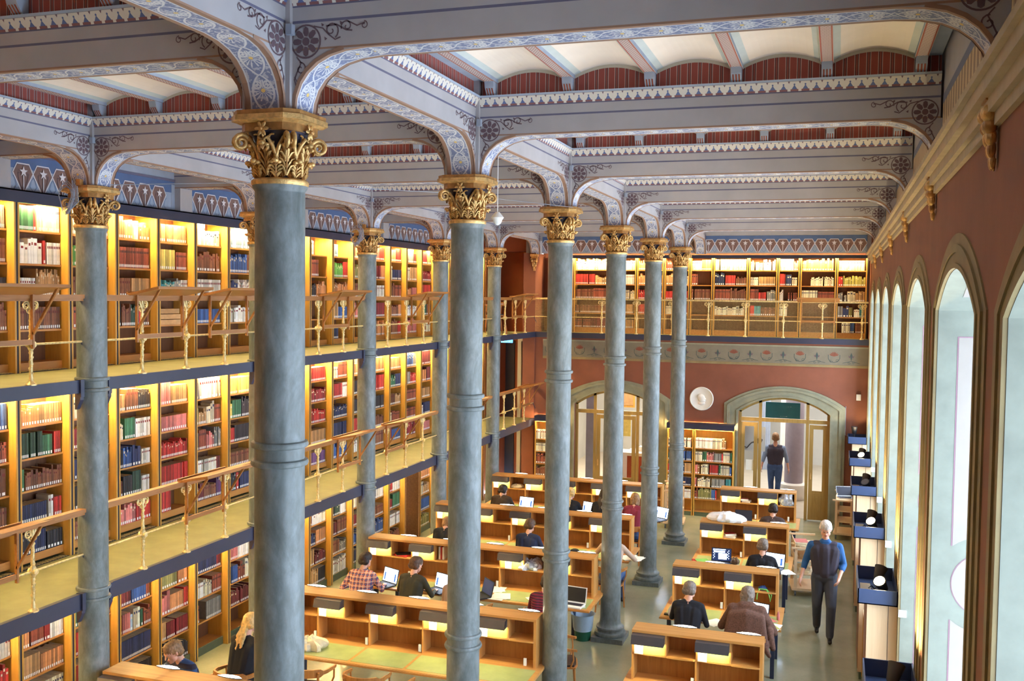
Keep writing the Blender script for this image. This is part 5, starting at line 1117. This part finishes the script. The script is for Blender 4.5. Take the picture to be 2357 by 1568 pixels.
# right rows
def shawl_x(t, sh, nk):
    P = []
    for i in range(17):
        a = -1+i/8; x = .19*a; P.append(((x, -.02+.03*abs(a), 1.04-.05*abs(a)), (x*1.4, -.085+.04*abs(a), .64-.03*(i % 3)), .062, .045, 'shawl', None)); 
    P += [((-.19, .10, 1.06), (.19, .10, 1.06), .078, .078, 'shawl', None), ((-.06, .10, 1.10), (.06, .10, 1.10), .075, .075, 'shawl', None), ((-.2, .12, 1.02), (-.34, .18, .78), .075, .06, 'shawl', None), ((.2, .12, 1.02), (.35, .2, .76), .075, .065, 'shawl', None), ((.30, .1, .8), (.36, .0, .60), .06, .04, 'shawl', None), ((.2, -.04, .7), (.32, -.08, .52), .055, .03, 'shawl', None)]
    remesh(P, .013, 'shawl', t)
seat(-1.87, 13.55, 'person in a black cardigan with short grey hair, leaning a cheek on one hand', top='cl_black', hair='hair_grey', style='short', arms=[((-.24, .22, .82), (-.08, .30, 1.06)), ((.26, .10, .80), (.18, .36, .79))], hd=(-8, .4))
seat(-1.08, 13.6, 'person wrapped in a brown knitted shawl with grey hair, at the second short desk', top='cl_grey', legs='cl_jeans', hair='hair_grey', style='bob', extra=shawl_x, hd=(-15, .3))
seat(-1.08, 16.42, 'person in a black turtleneck with cropped grey hair, at the third short desk', top='cl_black', legs='cl_black', hair='hair_grey', hd=(-6, .25), h=1.25)
seat(-1.10, 19.45, 'person in a dark brown sweater with dark grey hair, at the farthest short desk', top='cl_brown', hair='hair_dark', arms=[((-.30, .12, .82), (-.28, .38, .79)), ((.30, .12, .82), (.28, .38, .79))], hd=(0, .35))
def walker(loc, rz, label, top, sleeve, legs, hair, style, face, stride, armp, sc=1.0):
    t = thing('person', label, 'person', loc, rz); P = []
    hipz, shz = .93, 1.42
    P += [((-.07, 0, .93), (.07, 0, .93), .122, .122, legs, None), ((-.06, 0, 1.0), (-.115, 0, 1.32), .122, .116, top, None), ((.06, 0, 1.0), (.115, 0, 1.32), .122, .116, top, None), ((0, .015, 1.0), (0, .01, 1.33), .130, .122, top, None), ((-.135, 0, 1.40), (.135, 0, 1.40), .07, .07, top, None),
          ((0, -.01, 1.44), (0, .01, 1.53), .058, .052, 'skin', None), ((-.03, .02, 1.46), (.03, .02, 1.46), .052, .052, sleeve, None)]
    for k, s in enumerate((-1, 1)):
        a = armp[k]; shd = Vector((s*.195, 0, 1.39)); el = Vector(a[0]); wr = Vector(a[1]); P += [(shd, el, .066, .052, sleeve, None, .006), (el, el+(wr-el)*.35, .052, .046, sleeve, None), (el, wr, .036, .026, 'skin', None)]; d = (wr-el).normalized(); P += hand(wr, d, (s, 0, 0), 1 if k else -1, .7)
        kn, an = Vector(stride[k][0]), Vector(stride[k][1]); P += [((s*.09, 0, .90), kn, .108, .076, legs, None), (kn, an, .074, .058, legs, None), (an+Vector((0, -.03, -.04)), an+Vector((0, .14, -.06)), .038, .032, 'cl_shoe', None)]
    hp, T_ = head_prims((0, .03, 1.645), R(face[0]), face[1]); P += hp; remesh(P, .0105, 'body', t); hair_mesh(T_, hair, style, t)
    for c in t.children: c.scale = (sc,)*3
    return t
walker((-.10, 16.15, 0), R(182), 'person with white hair, blue shirt and dark vest, walking in the window aisle', 'cl_vest', 'cl_blueshirt', 'cl_trouser', 'hair_white', 'short', (0, .35), [((-.10, .18, .52), (-.09, .22, .10)), ((.10, .06, .52), (.09, -.18, .12))], [((-.27, -.02, 1.12), (-.20, .20, .96)), ((.28, -.04, 1.12), (.34, .14, .92))], 1.04)
walker((-1.47, 26.6, 0), R(5), 'person in dark vest, light blue shirt and jeans, walking away beyond the glazed entrance', 'cl_vest', 'cl_pbshirt', 'cl_jeans', 'hair_lbrown', 'short', (0, 0), [((-.09, .10, .52), (-.07, -.05, .12)), ((.09, .02, .52), (.06, .02, .10))], [((-.28, -.04, 1.14), (-.33, -.06, .90)), ((.28, .0, 1.14), (.33, -.02, .88))], 1.02)
# ================================================================== THINGS ON THE DESKS AND AROUND
def laptop(x, y, z, rz, label, screen='screen', body='plain_black', tilt=14, icons=False):
    t = thing('laptop', label, 'laptop', (x, y, z), rz); M = MB(); M.box(-.17, .17, -.12, .12, 0, .018, body); M.box(-.15, .15, -.03, .09, .018, .019, 'case_gap'); M.build('keyboard_base', t)
    ti = R(tilt); P = lambda a, b, o=0: (a, .12+b*sin(ti)+o*cos(ti), .018+b*cos(ti)-o*sin(ti)); M = MB()
    M.add([P(-.17, 0), P(.17, 0), P(.17, .23), P(-.17, .23), P(-.17, 0, .01), P(.17, 0, .01), P(.17, .23, .01), P(-.17, .23, .01)], [(3, 2, 1, 0), (4, 5, 6, 7), (0, 1, 5, 4), (1, 2, 6, 5), (2, 3, 7, 6), (3, 0, 4, 7)], body); l = M.build('lid', t)
    M = MB(); M.add([P(-.158, .014, -.002), P(.158, .014, -.002), P(.158, .218, -.002), P(-.158, .218, -.002)], [(0, 1, 2, 3)], screen)
    if icons:
        M.add([P(-.05, .04, -.004), P(.09, .04, -.004), P(.09, .14, -.004), P(-.05, .14, -.004)], [(0, 1, 2, 3)], 'screen'); M.add([P(-.13, .15, -.004), P(.06, .15, -.004), P(.06, .185, -.004), P(-.13, .185, -.004)], [(0, 1, 2, 3)], 'screen_soft')
        for i in range(14): M.add([P(-.14+.018*(i % 2)+.24*(i > 6), .05+.022*(i % 7), -.004), P(-.13+.018*(i % 2)+.24*(i > 6), .05+.022*(i % 7), -.004), P(-.13+.018*(i % 2)+.24*(i > 6), .062+.022*(i % 7), -.004), P(-.14+.018*(i % 2)+.24*(i > 6), .062+.022*(i % 7), -.004)], [(0, 1, 2, 3)], 'screen')
        for i in range(12): M.add([P(-.14+.018*i, .198, -.004), P(-.13+.018*i, .198, -.004), P(-.13+.018*i, .21, -.004), P(-.14+.018*i, .21, -.004)], [(0, 1, 2, 3)], 'screen')
    elif screen == 'screen':
        for a in (-.14, .095): M.add([P(a, .03, -.004), P(a+.035, .03, -.004), P(a+.035, .15, -.004), P(a, .15, -.004)], [(0, 1, 2, 3)], 'screen_blue')
    M.build('screen', l); return t
emis('screen_blue', (40, 80, 150), .8); emis('screen_soft', (150, 180, 214), 1.4); emis('screen_dark', (22, 36, 70), .5)
Z = .738
laptop(-6.66, 13.98, Z, R(-24), 'open laptop with a white page beside the plaid shirt reader'); laptop(-5.76, 13.98, Z, R(-22), 'open laptop with a white page in front of the olive sweater reader')
laptop(-5.06, 13.96, Z, R(-45), 'dark laptop half hidden behind the second middle column', 'screen_dark'); laptop(-3.62, 14.02, Z, R(-6), 'white laptop with a black screen at the right end of the second long desk', 'plain_black', 'plastic_white')
laptop(-6.28, 20.05, Z, R(-8), 'open laptop with a bright page in front of the brown t-shirt reader'); laptop(-4.92, 20.05, Z, R(-20), 'laptop seen edge on beside the long blond haired reader at the farthest long desk'); laptop(-3.42, 20.1, Z, R(-30), 'laptop behind the fifth middle column beside the red sweater reader')
laptop(-1.80, 17.12, Z, R(4), 'open laptop showing a desktop with icons on the third short desk', 'screen_dark', 'plain_black', 14, True); laptop(-.95, 17.12, Z, R(-14), 'laptop beside the black turtleneck reader at the third short desk'); laptop(-1.03, 14.2, Z, R(-18), 'laptop in front of the shawl wearing reader')
laptop(-1.72, 20.42, Z, R(4), 'closed looking dark laptop screen on the farthest short desk', 'case_gap')
def sheets(x, y, z, rz, label, n=3, w=.21, h=.29, mat='paper', cat='papers', top=None, nm='paper_stack', th=.003):
    M = MB(); rr = random.Random(int(x*100+y*37))
    for i in range(n):
        a = rr.uniform(-.5, .5) if n > 1 else 0; dx, dy = rr.uniform(-.05, .05), rr.uniform(-.03, .03); c, s = cos(a), sin(a)
        P = [(c*u-s*v+dx, s*u+c*v+dy) for u, v in ((-w/2, -h/2), (w/2, -h/2), (w/2, h/2), (-w/2, h/2))]; M.prism(P, i*th, (i+1)*th, 'z', mat, None, top if i == n-1 and top else mat)
    o = M.build(nm, None, 0, (x, y, z)); o.rotation_euler = (0, 0, rz); return tag(o, label, cat)
sheets(-4.75, 14.05, Z, .3, 'white papers spread at the second long desk, left of the empty chair', 5); sheets(-4.25, 14.1, Z, 1.0, 'white folded sheet on the second long desk, right of the spread papers', 2, .2, .2)
sheets(-4.95, 14.36, Z, .2, 'white paper by the socket at the back of the second long desk', 2); sheets(-1.52, 13.98, Z, -.5, 'white papers beside the black cardigan reader', 3); sheets(-.72, 17.0, Z, .2, 'white papers beside the black turtleneck reader', 2)
sheets(-.82, 14.04, Z, .3, 'magazine with a green and yellow cover at the right end of the second short desk', 3, .24, .3, 'paper', 'magazine', 'book_ygreen', 'magazine', .006); sheets(-.84, 14.33, Z, .6, 'pink card leaning at the second short desk by the laptop', 1, .15, .2, 'book_pink', 'card', None, 'card', .004)
sheets(-2.12, 17.15, Z, .35, 'green and red covered book lying at the left end of the third short desk', 2, .22, .3, 'book_red', 'book', 'book_lgreen', 'book', .012); sheets(-1.45, 16.98, Z, .0, 'white paper at the middle of the third short desk', 2)
sheets(-3.32, 16.95, Z, .2, 'white papers under the elbow of the beige top reader', 5, .3, .3); o = sheets(-3.55, 17.22, Z+.0, -.2, 'orange book with a yellow label at the right end of the third long desk', 2, .2, .26, 'book_orange', 'book', None, 'book', .02)
sheets(-3.72, 14.30, Z, .5, 'crumpled white tissue on the second long desk right of the white laptop', 3, .07, .07); sheets(-3.46, 14.05, Z, .7, 'small white phone on the green tabletop at the right end of the second long desk', 1, .06, .13, 'plastic_white', 'phone', None, 'phone', .01)
sheets(-4.72, 20.0, Z, .1, 'white papers between the blond and the black haired readers at the farthest long desk', 3); sheets(-3.5, 20.05, Z+.0, .1, 'pale blue book at the right end of the farthest long desk', 2, .22, .3, 'book_pblue', 'book', None, 'book', .012)
sheets(-6.55, 17.0, Z, .3, 'white papers at the left of the third long desk', 2)
def shelf_item(x, y, label, mat='paper', w=.18, h=.2, t=.03, n=2, cat='papers', top=None, nm='paper_stack'): return sheets(x, y, 1.066, .15, label, n, w, h, mat, cat, top, nm, t)
shelf_item(-1.72, 17.80, 'white and red paper bundle in the left cubby of the third short desk', 'paper', .2, .15, .035, 2, 'papers', 'book_red'); shelf_item(-1.72, 21.02, 'white and pink paper bundle in the left cubby of the farthest short desk', 'paper', .16, .15, .035, 2, 'papers', 'book_pink')
shelf_item(-6.62, 14.62, 'red folder with black case lying in the first cubby of the second long desk', 'book_red', .26, .2, .012, 2, 'folder', 'plain_black', 'folder')
for i, c in enumerate(('white', 'red', 'white')):
    M = MB(); M.box(0, .03, 0, .15, 0, .2, 'book_'+c); tag(M.build('book', None, 0, (-5.98+.032*i, 14.58, 1.066)), '%s book standing in the second cubby of the second long desk%s' % (c, ', leftmost of three' if i == 0 else ', last of three' if i == 2 else ''), 'book')
shelf_item(-3.62, 20.72, 'white papers in the last cubby of the farthest long desk', 'paper', .2, .15, .01, 3)
def blob(name, loc, size, label, cat, mats, seed, n=26, parent=None, rz=0, fold=.18):
    rr = random.Random(seed); M = MB()
    ph = [(rr.uniform(0, 6), rr.uniform(2, 7), rr.uniform(0, 6)) for _ in range(7)]
    def fn(p):
        q = Vector(p); q.normalize(); d = 0
        for i, (a, f, b) in enumerate(ph): d += abs(sin(q.x*f+a+q.z*2)*cos(q.y*f+b))*fold/(1+.2*i)
        k = 1+d-.25; return Vector((p.x*k, p.y*k, max(-size[2]*.55, p.z*k)))
    M.ell((0, 0, size[2]*.55), size, mats, n, n//2, None, fn); o = M.build(name, parent, 20, loc); o.rotation_euler = (0, 0, rz); return tag(o, label, cat)
solid('thin_plastic', (240, 232, 210), .25, 0, .12, 20, .3, Transmission_Weight=.3); solid('white_plastic', (238, 238, 244), .35, 0, .08, 16, .3); solid('silver_plastic', (196, 200, 214), .2, .4, .3, 30, .4)
blob('plastic_bag', (-6.38, 11.15, Z), (.20, .13, .07), 'crumpled clear plastic bag on the green top of the nearest long desk, left end', 'bag', 'thin_plastic', 1, 30, None, .3, .35)
blob('plastic_bag', (-1.80, 17.85, 1.343), (.26, .15, .075), 'large white plastic bag lying on top of the carrel of the third short desk', 'bag', 'white_plastic', 5, 30, None, -.15, .3)
blob('plastic_bag', (-.90, 20.98, 1.066), (.11, .07, .13), 'silvery plastic bag hanging in the last cubby of the farthest short desk', 'bag', 'silver_plastic', 3, 26, None, 0, .4)
blob('plastic_bag', (-4.45, 14.60, 1.066), (.12, .08, .06), 'crumpled clear plastic bag in the third cubby of the second long desk', 'bag', 'silver_plastic', 4, 26, None, .4, .5)
blob('plastic_bag', (-6.64, 20.72, 1.066), (.13, .07, .05), 'pinkish crumpled bag in the first cubby of the farthest long desk', 'bag', 'thin_plastic', 6, 26); blob('paper_bag', (-4.08, 20.02, Z), (.09, .06, .10), 'pale paper bag beside the red sweater reader at the farthest long desk', 'bag', 'thin_plastic', 8, 18, None, 0, .5)
blob('cloth_bundle', (-6.35, 14.28, Z), (.14, .08, .05), 'pale scarf bundled behind the laptop of the plaid shirt reader', 'scarf', 'thin_plastic', 9, 20, None, -.4, .4); blob('cap', (-4.35, 16.98, Z), (.10, .10, .05), 'dark cap lying on the third long desk left of the beige top reader', 'cap', 'cl_black', 11, 16, None, 0, .05)
blob('scarf', (-2.02, 14.1, Z), (.12, .08, .11), 'white and red scarf at the left of the black cardigan reader', 'scarf', 'white_plastic', 12, 18, None, 0, .4)
blob('headphones_case', (-1.58, 17.25, Z), (.05, .05, .05), 'brown crumpled pouch by the socket of the third short desk', 'pouch', 'hair_brown', 13, 14, None, 0, .4)
blob('pouch', (-.94, 14.72, 1.066), (.05, .04, .03), 'small blue pouch in the last cubby of the second short desk, left side', 'pouch', 'book_blue', 14, 14, None, 0, .3)
M = MB(); M.tube([(0, 0, .01), (.06, -.02, .02), (.12, -.03, .015), (.16, -.06, -.06), (.17, -.06, -.14), (.19, -.05, -.05), (.12, -.02, .02), (.02, -.01, .015), (-.01, -.05, -.05), (-.015, -.05, -.13)], .008, 'book_lgreen', 6); tag(M.build('cord', None, 40, (-1.0, 14.66, 1.075)), 'green cord hanging out of the last cubby of the second short desk', 'cord')
M = MB(); M.lathe([(.02, 0), (.022, .01), (.02, .08), (.01, .10), (.01, .12)], n=12, mat='book_pink'); tag(M.build('bottle', None, 40, (-.70, 14.42, Z)), 'small pink bottle at the right of the second short desk by the carrel end', 'bottle')
M = MB(); M.box(-.05, .05, -.03, .03, 0, .02, 'plain_black'); tag(M.build('glasses_case', None, 0, (-2.22, 14.1, Z)), 'small black glasses on the left corner of the second short desk', 'glasses')
M = MB(); M.tube([(-.05, 0, .01), (0, .04, .012), (.06, 0, .01), (.1, .03, .012)], .004, 'plain_black', 6); tag(M.build('cable', None, 0, (-6.15, 14.05, Z)), 'black cable on the green tabletop between the plaid shirt and olive sweater readers', 'cable')
# waste bin
t = thing('waste_bin', 'green waste bin with a pale blue liner beside the fourth middle column', 'bin', (-3.63, 14.74, 0)); M = MB(); M.lathe([(.115, 0), (.12, .01), (.145, .26), (.15, .28)], n=28, mat='bin_green'); M.build('bin_body', t, 40)
M = MB(); M.lathe([(.148, .18), (.152, .19), (.170, .38), (.192, .41), (.178, .405), (.160, .37), (.14, .15), (.0, .12)], n=28, mat='bin_blue', cap=False); M.build('liner', t, 40)
# book trolleys
def trolley(x, y, rz, label, laptop_top=False):
    t = thing('book_trolley', label, 'trolley', (x, y, 0), rz); H_ = .88; M = MB()
    for a in (-.18, .18):
        for b in (-.3, .3): M.box(a-.025, a+.025, b-.02, b+.02, .14, H_, 'pale_wood')
    M.box(-.24, .24, -.34, .34, .11, .15, 'pale_wood'); M.build('frame', t)
    for z in (.38, .62, .86): M = MB(); M.box(-.2, .2, -.3, .3, z, z+.02, 'pale_wood'); M.box(-.2, -.185, -.3, .3, z, z+.1, 'pale_wood'); M.build('shelf', t)
    M = MB(); M.box(-.26, .22, -.36, -.32, .86, .89, 'pale_wood'); M.box(-.26, .22, .32, .36, .96, .99, 'pale_wood'); M.build('handle', t)
    for a in (-.18, .18):
        for b in (-.28, .28):
            M = MB(); M.tube([(a-.015, b, .055), (a+.015, b, .055)], .052, 'rubber', 16); M.tube([(a-.018, b, .055), (a+.018, b, .055)], .018, 'chrome', 8); M.build('wheel', t, 40)
    return t
trolley(-.47, 18.55, R(8), 'pale wooden book trolley with returned books standing behind the walking person'); trolley(.27, 23.2, R(-4), 'pale wooden book trolley by the window wall near the glazed entrance'); trolley(-3.5, 22.9, R(5), 'pale wooden book trolley behind the farthest middle column')
sheets(-.50, 18.4, .882, .1, 'stack of cream and pink bound books on the book trolley behind the walking person', 4, .22, .3, 'book_cream', 'books', 'book_pink', 'book_stack', .02)
for i, (dz, c) in enumerate(((.642, 'book_tan'), (.402, 'book_cream'))): sheets(-.48, 18.5, dz, 0, 'stack of %s books on the %s shelf of the trolley behind the walking person' % (('tan', 'middle') if i == 0 else ('cream', 'lower')), 3, .2, .28, c, 'books', None, 'book_stack', .03)
laptop(.27, 23.2, .882, R(15), 'dark screen standing on the book trolley by the window wall', 'case_gap', 'chrome', 30)
sheets(-3.52, 22.8, .882, .2, 'stack of cream books on the trolley behind the farthest middle column', 5, .2, .26, 'book_cream', 'books', None, 'book_stack', .03)
for i in range(7):
    M = MB(); M.box(0, .035, 0, .16, 0, .22, ('book_cream', 'book_red', 'book_white', 'book_tan')[i % 4]); tag(M.build('book', None, 0, (-3.66+.04*i, 22.85, .642)), '%s book on the trolley behind the farthest middle column, %s in the row' % (('cream', 'red', 'white', 'tan')[i % 4], ORD[i] if i else 'first'), 'book')
# plaster medallion with profile relief
M = MB(); M.lathe([(.29, 0), (.29, .02), (.275, .035), (.262, .028), (.25, .02), (0, .018)], n=48, mat='plaster_white', cap=False)
M.ell((0, .01, .02), (.085, .105, .035), 'plaster_white'); M.ell((.06, .0, .02), (.045, .03, .02), 'plaster_white'); M.ell((-.0, -.11, .015), (.09, .05, .025), 'plaster_white'); M.ell((.035, -.05, .02), (.06, .035, .025), 'plaster_white'); M.ell((-.03, .05, .022), (.08, .07, .035), 'plaster_white')
o = M.build('plaster_medallion', None, 40, (-3.13, YBW-.002, 2.83)); o.rotation_euler = (pi/2, 0, 0); tag(o, 'round white plaster portrait medallion on the red end wall between the doorways', 'medallion')
M = MB(); M.box(-.05, .05, -.05, 0, -.07, .07, 'plastic_white'); tag(M.build('motion_sensor', None, 0, (.50, YBW-.002, 3.02)), 'small white sensor high on the red end wall right of the glazed entrance', 'sensor')
M = MB(); M.tube([(.225, YBW-.012, 2.8), (.225, YBW-.012, 2.12), (.34, YBW-.012, 2.10)], .006, 'frieze_pale', 6); tag(M.build('wall_cable', None), 'thin pale cable running down beside the stone arch of the glazed entrance', 'cable')
# hanging sign under the upper gallery
M = MB(); M.box(0, .30, -.01, .01, -.11, 0, 'sign_glow'); M.add([(.02+a, -.012, -.09+b) for a, b in ((0, 0), (.04, .05), (.07, .05), (.06, 0))], [(0, 1, 2, 3)], 'plastic_white'); M.add([(.12, -.012, -.05), (.17, -.012, -.02), (.15, -.012, -.07)], [(0, 1, 2)], 'plastic_white'); M.tube([(.21, -.013, -.03), (.24, -.013, -.05), (.22, -.013, -.09)], .006, 'plastic_white', 5); M.tube([(.24, -.013, -.05), (.27, -.013, -.09)], .006, 'plastic_white', 5); M.ell((.245, -.013, -.025), (.012, .004, .012), 'plastic_white', 8, 6)
tag(M.build('exit_sign', None, 0, (-7.95, 23.35, 4.24)), 'blue and white pictogram sign hanging under the upper gallery at the corner', 'sign')
# cables coiled on two left capitals
for (y, s, lb) in ((8.512, 1., 'grey cables coiled and looped over the capital of the nearest left column'), (14.912, .8, 'grey cables looped over the capital of the third left column')):
    M = MB(); rr = random.Random(4)
    for k in range(6):
        r = .13+.02*k*.4; ph = rr.uniform(0, 1); M.tube([(-.10+.02*k*.5+(r+.03*sin(3*a+ph))*cos(a)*.55, -.26-.006*k, 6.24+(r+.02*sin(2*a+k))*sin(a)*.9) for a in [i*2*pi/24 for i in range(25)]], .003, 'frieze_pale', 5)
    for k in range(4): M.tube([(-.02+.02*k, -.24, 6.42-.02*k), (0+.02*k, -.25, 6.2), (-.10, -.25, 6.10-.01*k)], .005, 'frieze_pale', 5)
    M.box(.03, .08, -.25, -.20, 6.37, 6.43, 'gold_deep'); tag(M.build('cable_coil', None, 40, (XB, y, 0)), lb, 'cable')
M = MB(); M.tube([(XA+.2, 11.71-.2, 6.36), (XA-1.2, 10.9, 6.50), (XB+1.6, 9.0, 6.44), (XB+.2, 8.55, 6.40)], .004, 'frieze_pale', 5); tag(M.build('ceiling_wire', None), 'thin wire slung across the ceiling toward the nearest left column', 'wire')
# small pendant sensors
for (x, y, z, lb) in ((-3.02, 8.72, 6.02, 'small white pendant detector hanging beside the second middle capital'), (-4.55, 22.0, 6.42, 'small white pendant detector hanging before the end gallery')):
    t = thing('pendant_detector', lb, 'detector', (x, y, z)); M = MB(); M.tube([(0, 0, .05), (0, 0, (6.95 if y < 9 else 7.24)-z)], .004, 'plastic_white', 5); M.build('cord', t); M = MB(); M.lathe([(.01, -.07), (.035, -.05), (.045, -.02), (.06, 0), (.045, .02), (.02, .05)], n=16, mat='plastic_white'); M.build('detector_head', t, 40)
# lobby: column, banner, poster, chairs, counter
t = thing('column', 'smooth pale round column with a lit white foot in the lobby beyond the glazed entrance', 'column', (-1.02, 27.2, 0)); M = MB(); M.lathe([(.24, .42), (.24, 4.1)], n=32, mat='lobby_col', cap=False); M.build('shaft', t, 40); M = MB(); M.lathe([(.29, 0), (.33, .12), (.36, .30), (.34, .40), (.24, .44)], n=32, mat='plaster_white'); M.build('base', t, 40)
M = MB(); M.box(-1.72, -.86, 26.3, 26.32, 2.20, 2.64, 'teal'); tag(M.build('banner', None), 'teal banner hanging in the lobby above the glazed entrance', 'banner')
M = MB(); M.box(-2.25, -1.62, 24.95, 24.96, 1.55, 2.15, 'lobby_wall'); M.tube([(-2.2, 24.94, 1.7), (-2.05, 24.94, 1.62), (-1.95, 24.94, 1.75), (-1.7, 24.94, 1.85)], .01, 'hood_grey', 5); M.prism([(-1.95, 1.75), (-1.75, 1.9), (-1.68, 1.84), (-1.72, 1.74)], 24.94, 24.945, 'y', 'hood_grey'); tag(M.build('wall_panel_chart', None), 'pale chart with a drawn bird shape behind the left pane of the glazed entrance', 'chart')
M = MB(); M.box(-2.05, -1.87, 24.64, 24.645, 1.12, 1.38, 'paper'); tag(M.build('notice', None), 'white notice sheet on the left glass leaf of the entrance', 'notice')
for x0, x1, mt, lb in ((-2.2, -1.9, 'frieze_pale', 'tall pale curtain at the left of the lobby'), (-1.6, -1.3, 'plaster_white', 'tall white lobby panel behind the walking person')):
    M = MB(); [M.box(x0+.05*i, x0+.045+.05*i, 31.5+.02*(i % 2), 31.55, 0, 4, mt) for i in range(6)]; tag(M.build('curtain', None), lb, 'curtain')
t = thing('counter', 'red fronted white topped counter behind the left doorway', 'counter', (-4.75, 26.2, 0)); M = MB(); M.box(-.45, .75, -.5, .2, 0, 1.12, 'counter_red'); M.build('counter_front', t); M = MB(); M.box(-.5, .8, -.55, .25, 1.12, 1.2, 'plaster_white'); M.build('countertop', t)
M = MB(); M.box(-6.3, -6.05, 25.6, 25.8, 0, 3.9, 'frieze_pale'); tag(M.build('curtain', None), 'pale blue pillar behind the left pane of the left doorway', 'curtain')
M = MB(); M.box(-5.9, -5.35, 27.4, 27.42, 2.2, 3.1, 'case_wood'); M.box(-5.85, -5.40, 27.39, 27.4, 2.26, 3.04, 'book_tan'); tag(M.build('framed_picture', None), 'framed orange picture seen through the top of the left doorway', 'picture')
M = MB(); M.box(-5.65, -5.3, 26.6, 26.62, 1.5, 2.1, 'book_yellow'); tag(M.build('poster', None), 'yellow poster seen through the left doorway', 'poster'); M = MB(); M.box(-5.8, -5.0, 26.6, 27.2, 0, 1.05, 'plaster_white'); tag(M.build('cupboard', None), 'white cupboard behind the left doorway', 'cupboard')
for i, (dx, c, w_) in enumerate(((.0, 'book_white', .3), (.35, 'book_rbrown', .22))): M = MB(); M.box(0, w_, 0, .25, 0, .12-.04*i, c); tag(M.build('box_file', None, 0, (-4.95+dx, 26.0, 1.2)), '%s box on the counter behind the left doorway' % ('white' if i == 0 else 'brown'), 'box')
M = MB(); M.box(-.2, .1, 28, 28.02, 1.5, 2.1, 'hood_grey'); M.box(-.17, .07, 27.99, 28, 1.55, 2.05, 'paper'); tag(M.build('framed_picture', None), 'framed sheet seen through the right pane of the glazed entrance', 'picture')
M = MB(); M.tube([(-4.3, 23.98, 2.27), (-4.25, 23.98, 2.4), (-4.2, 24, 2.3)], .01, 'plastic_white', 5) if False else None
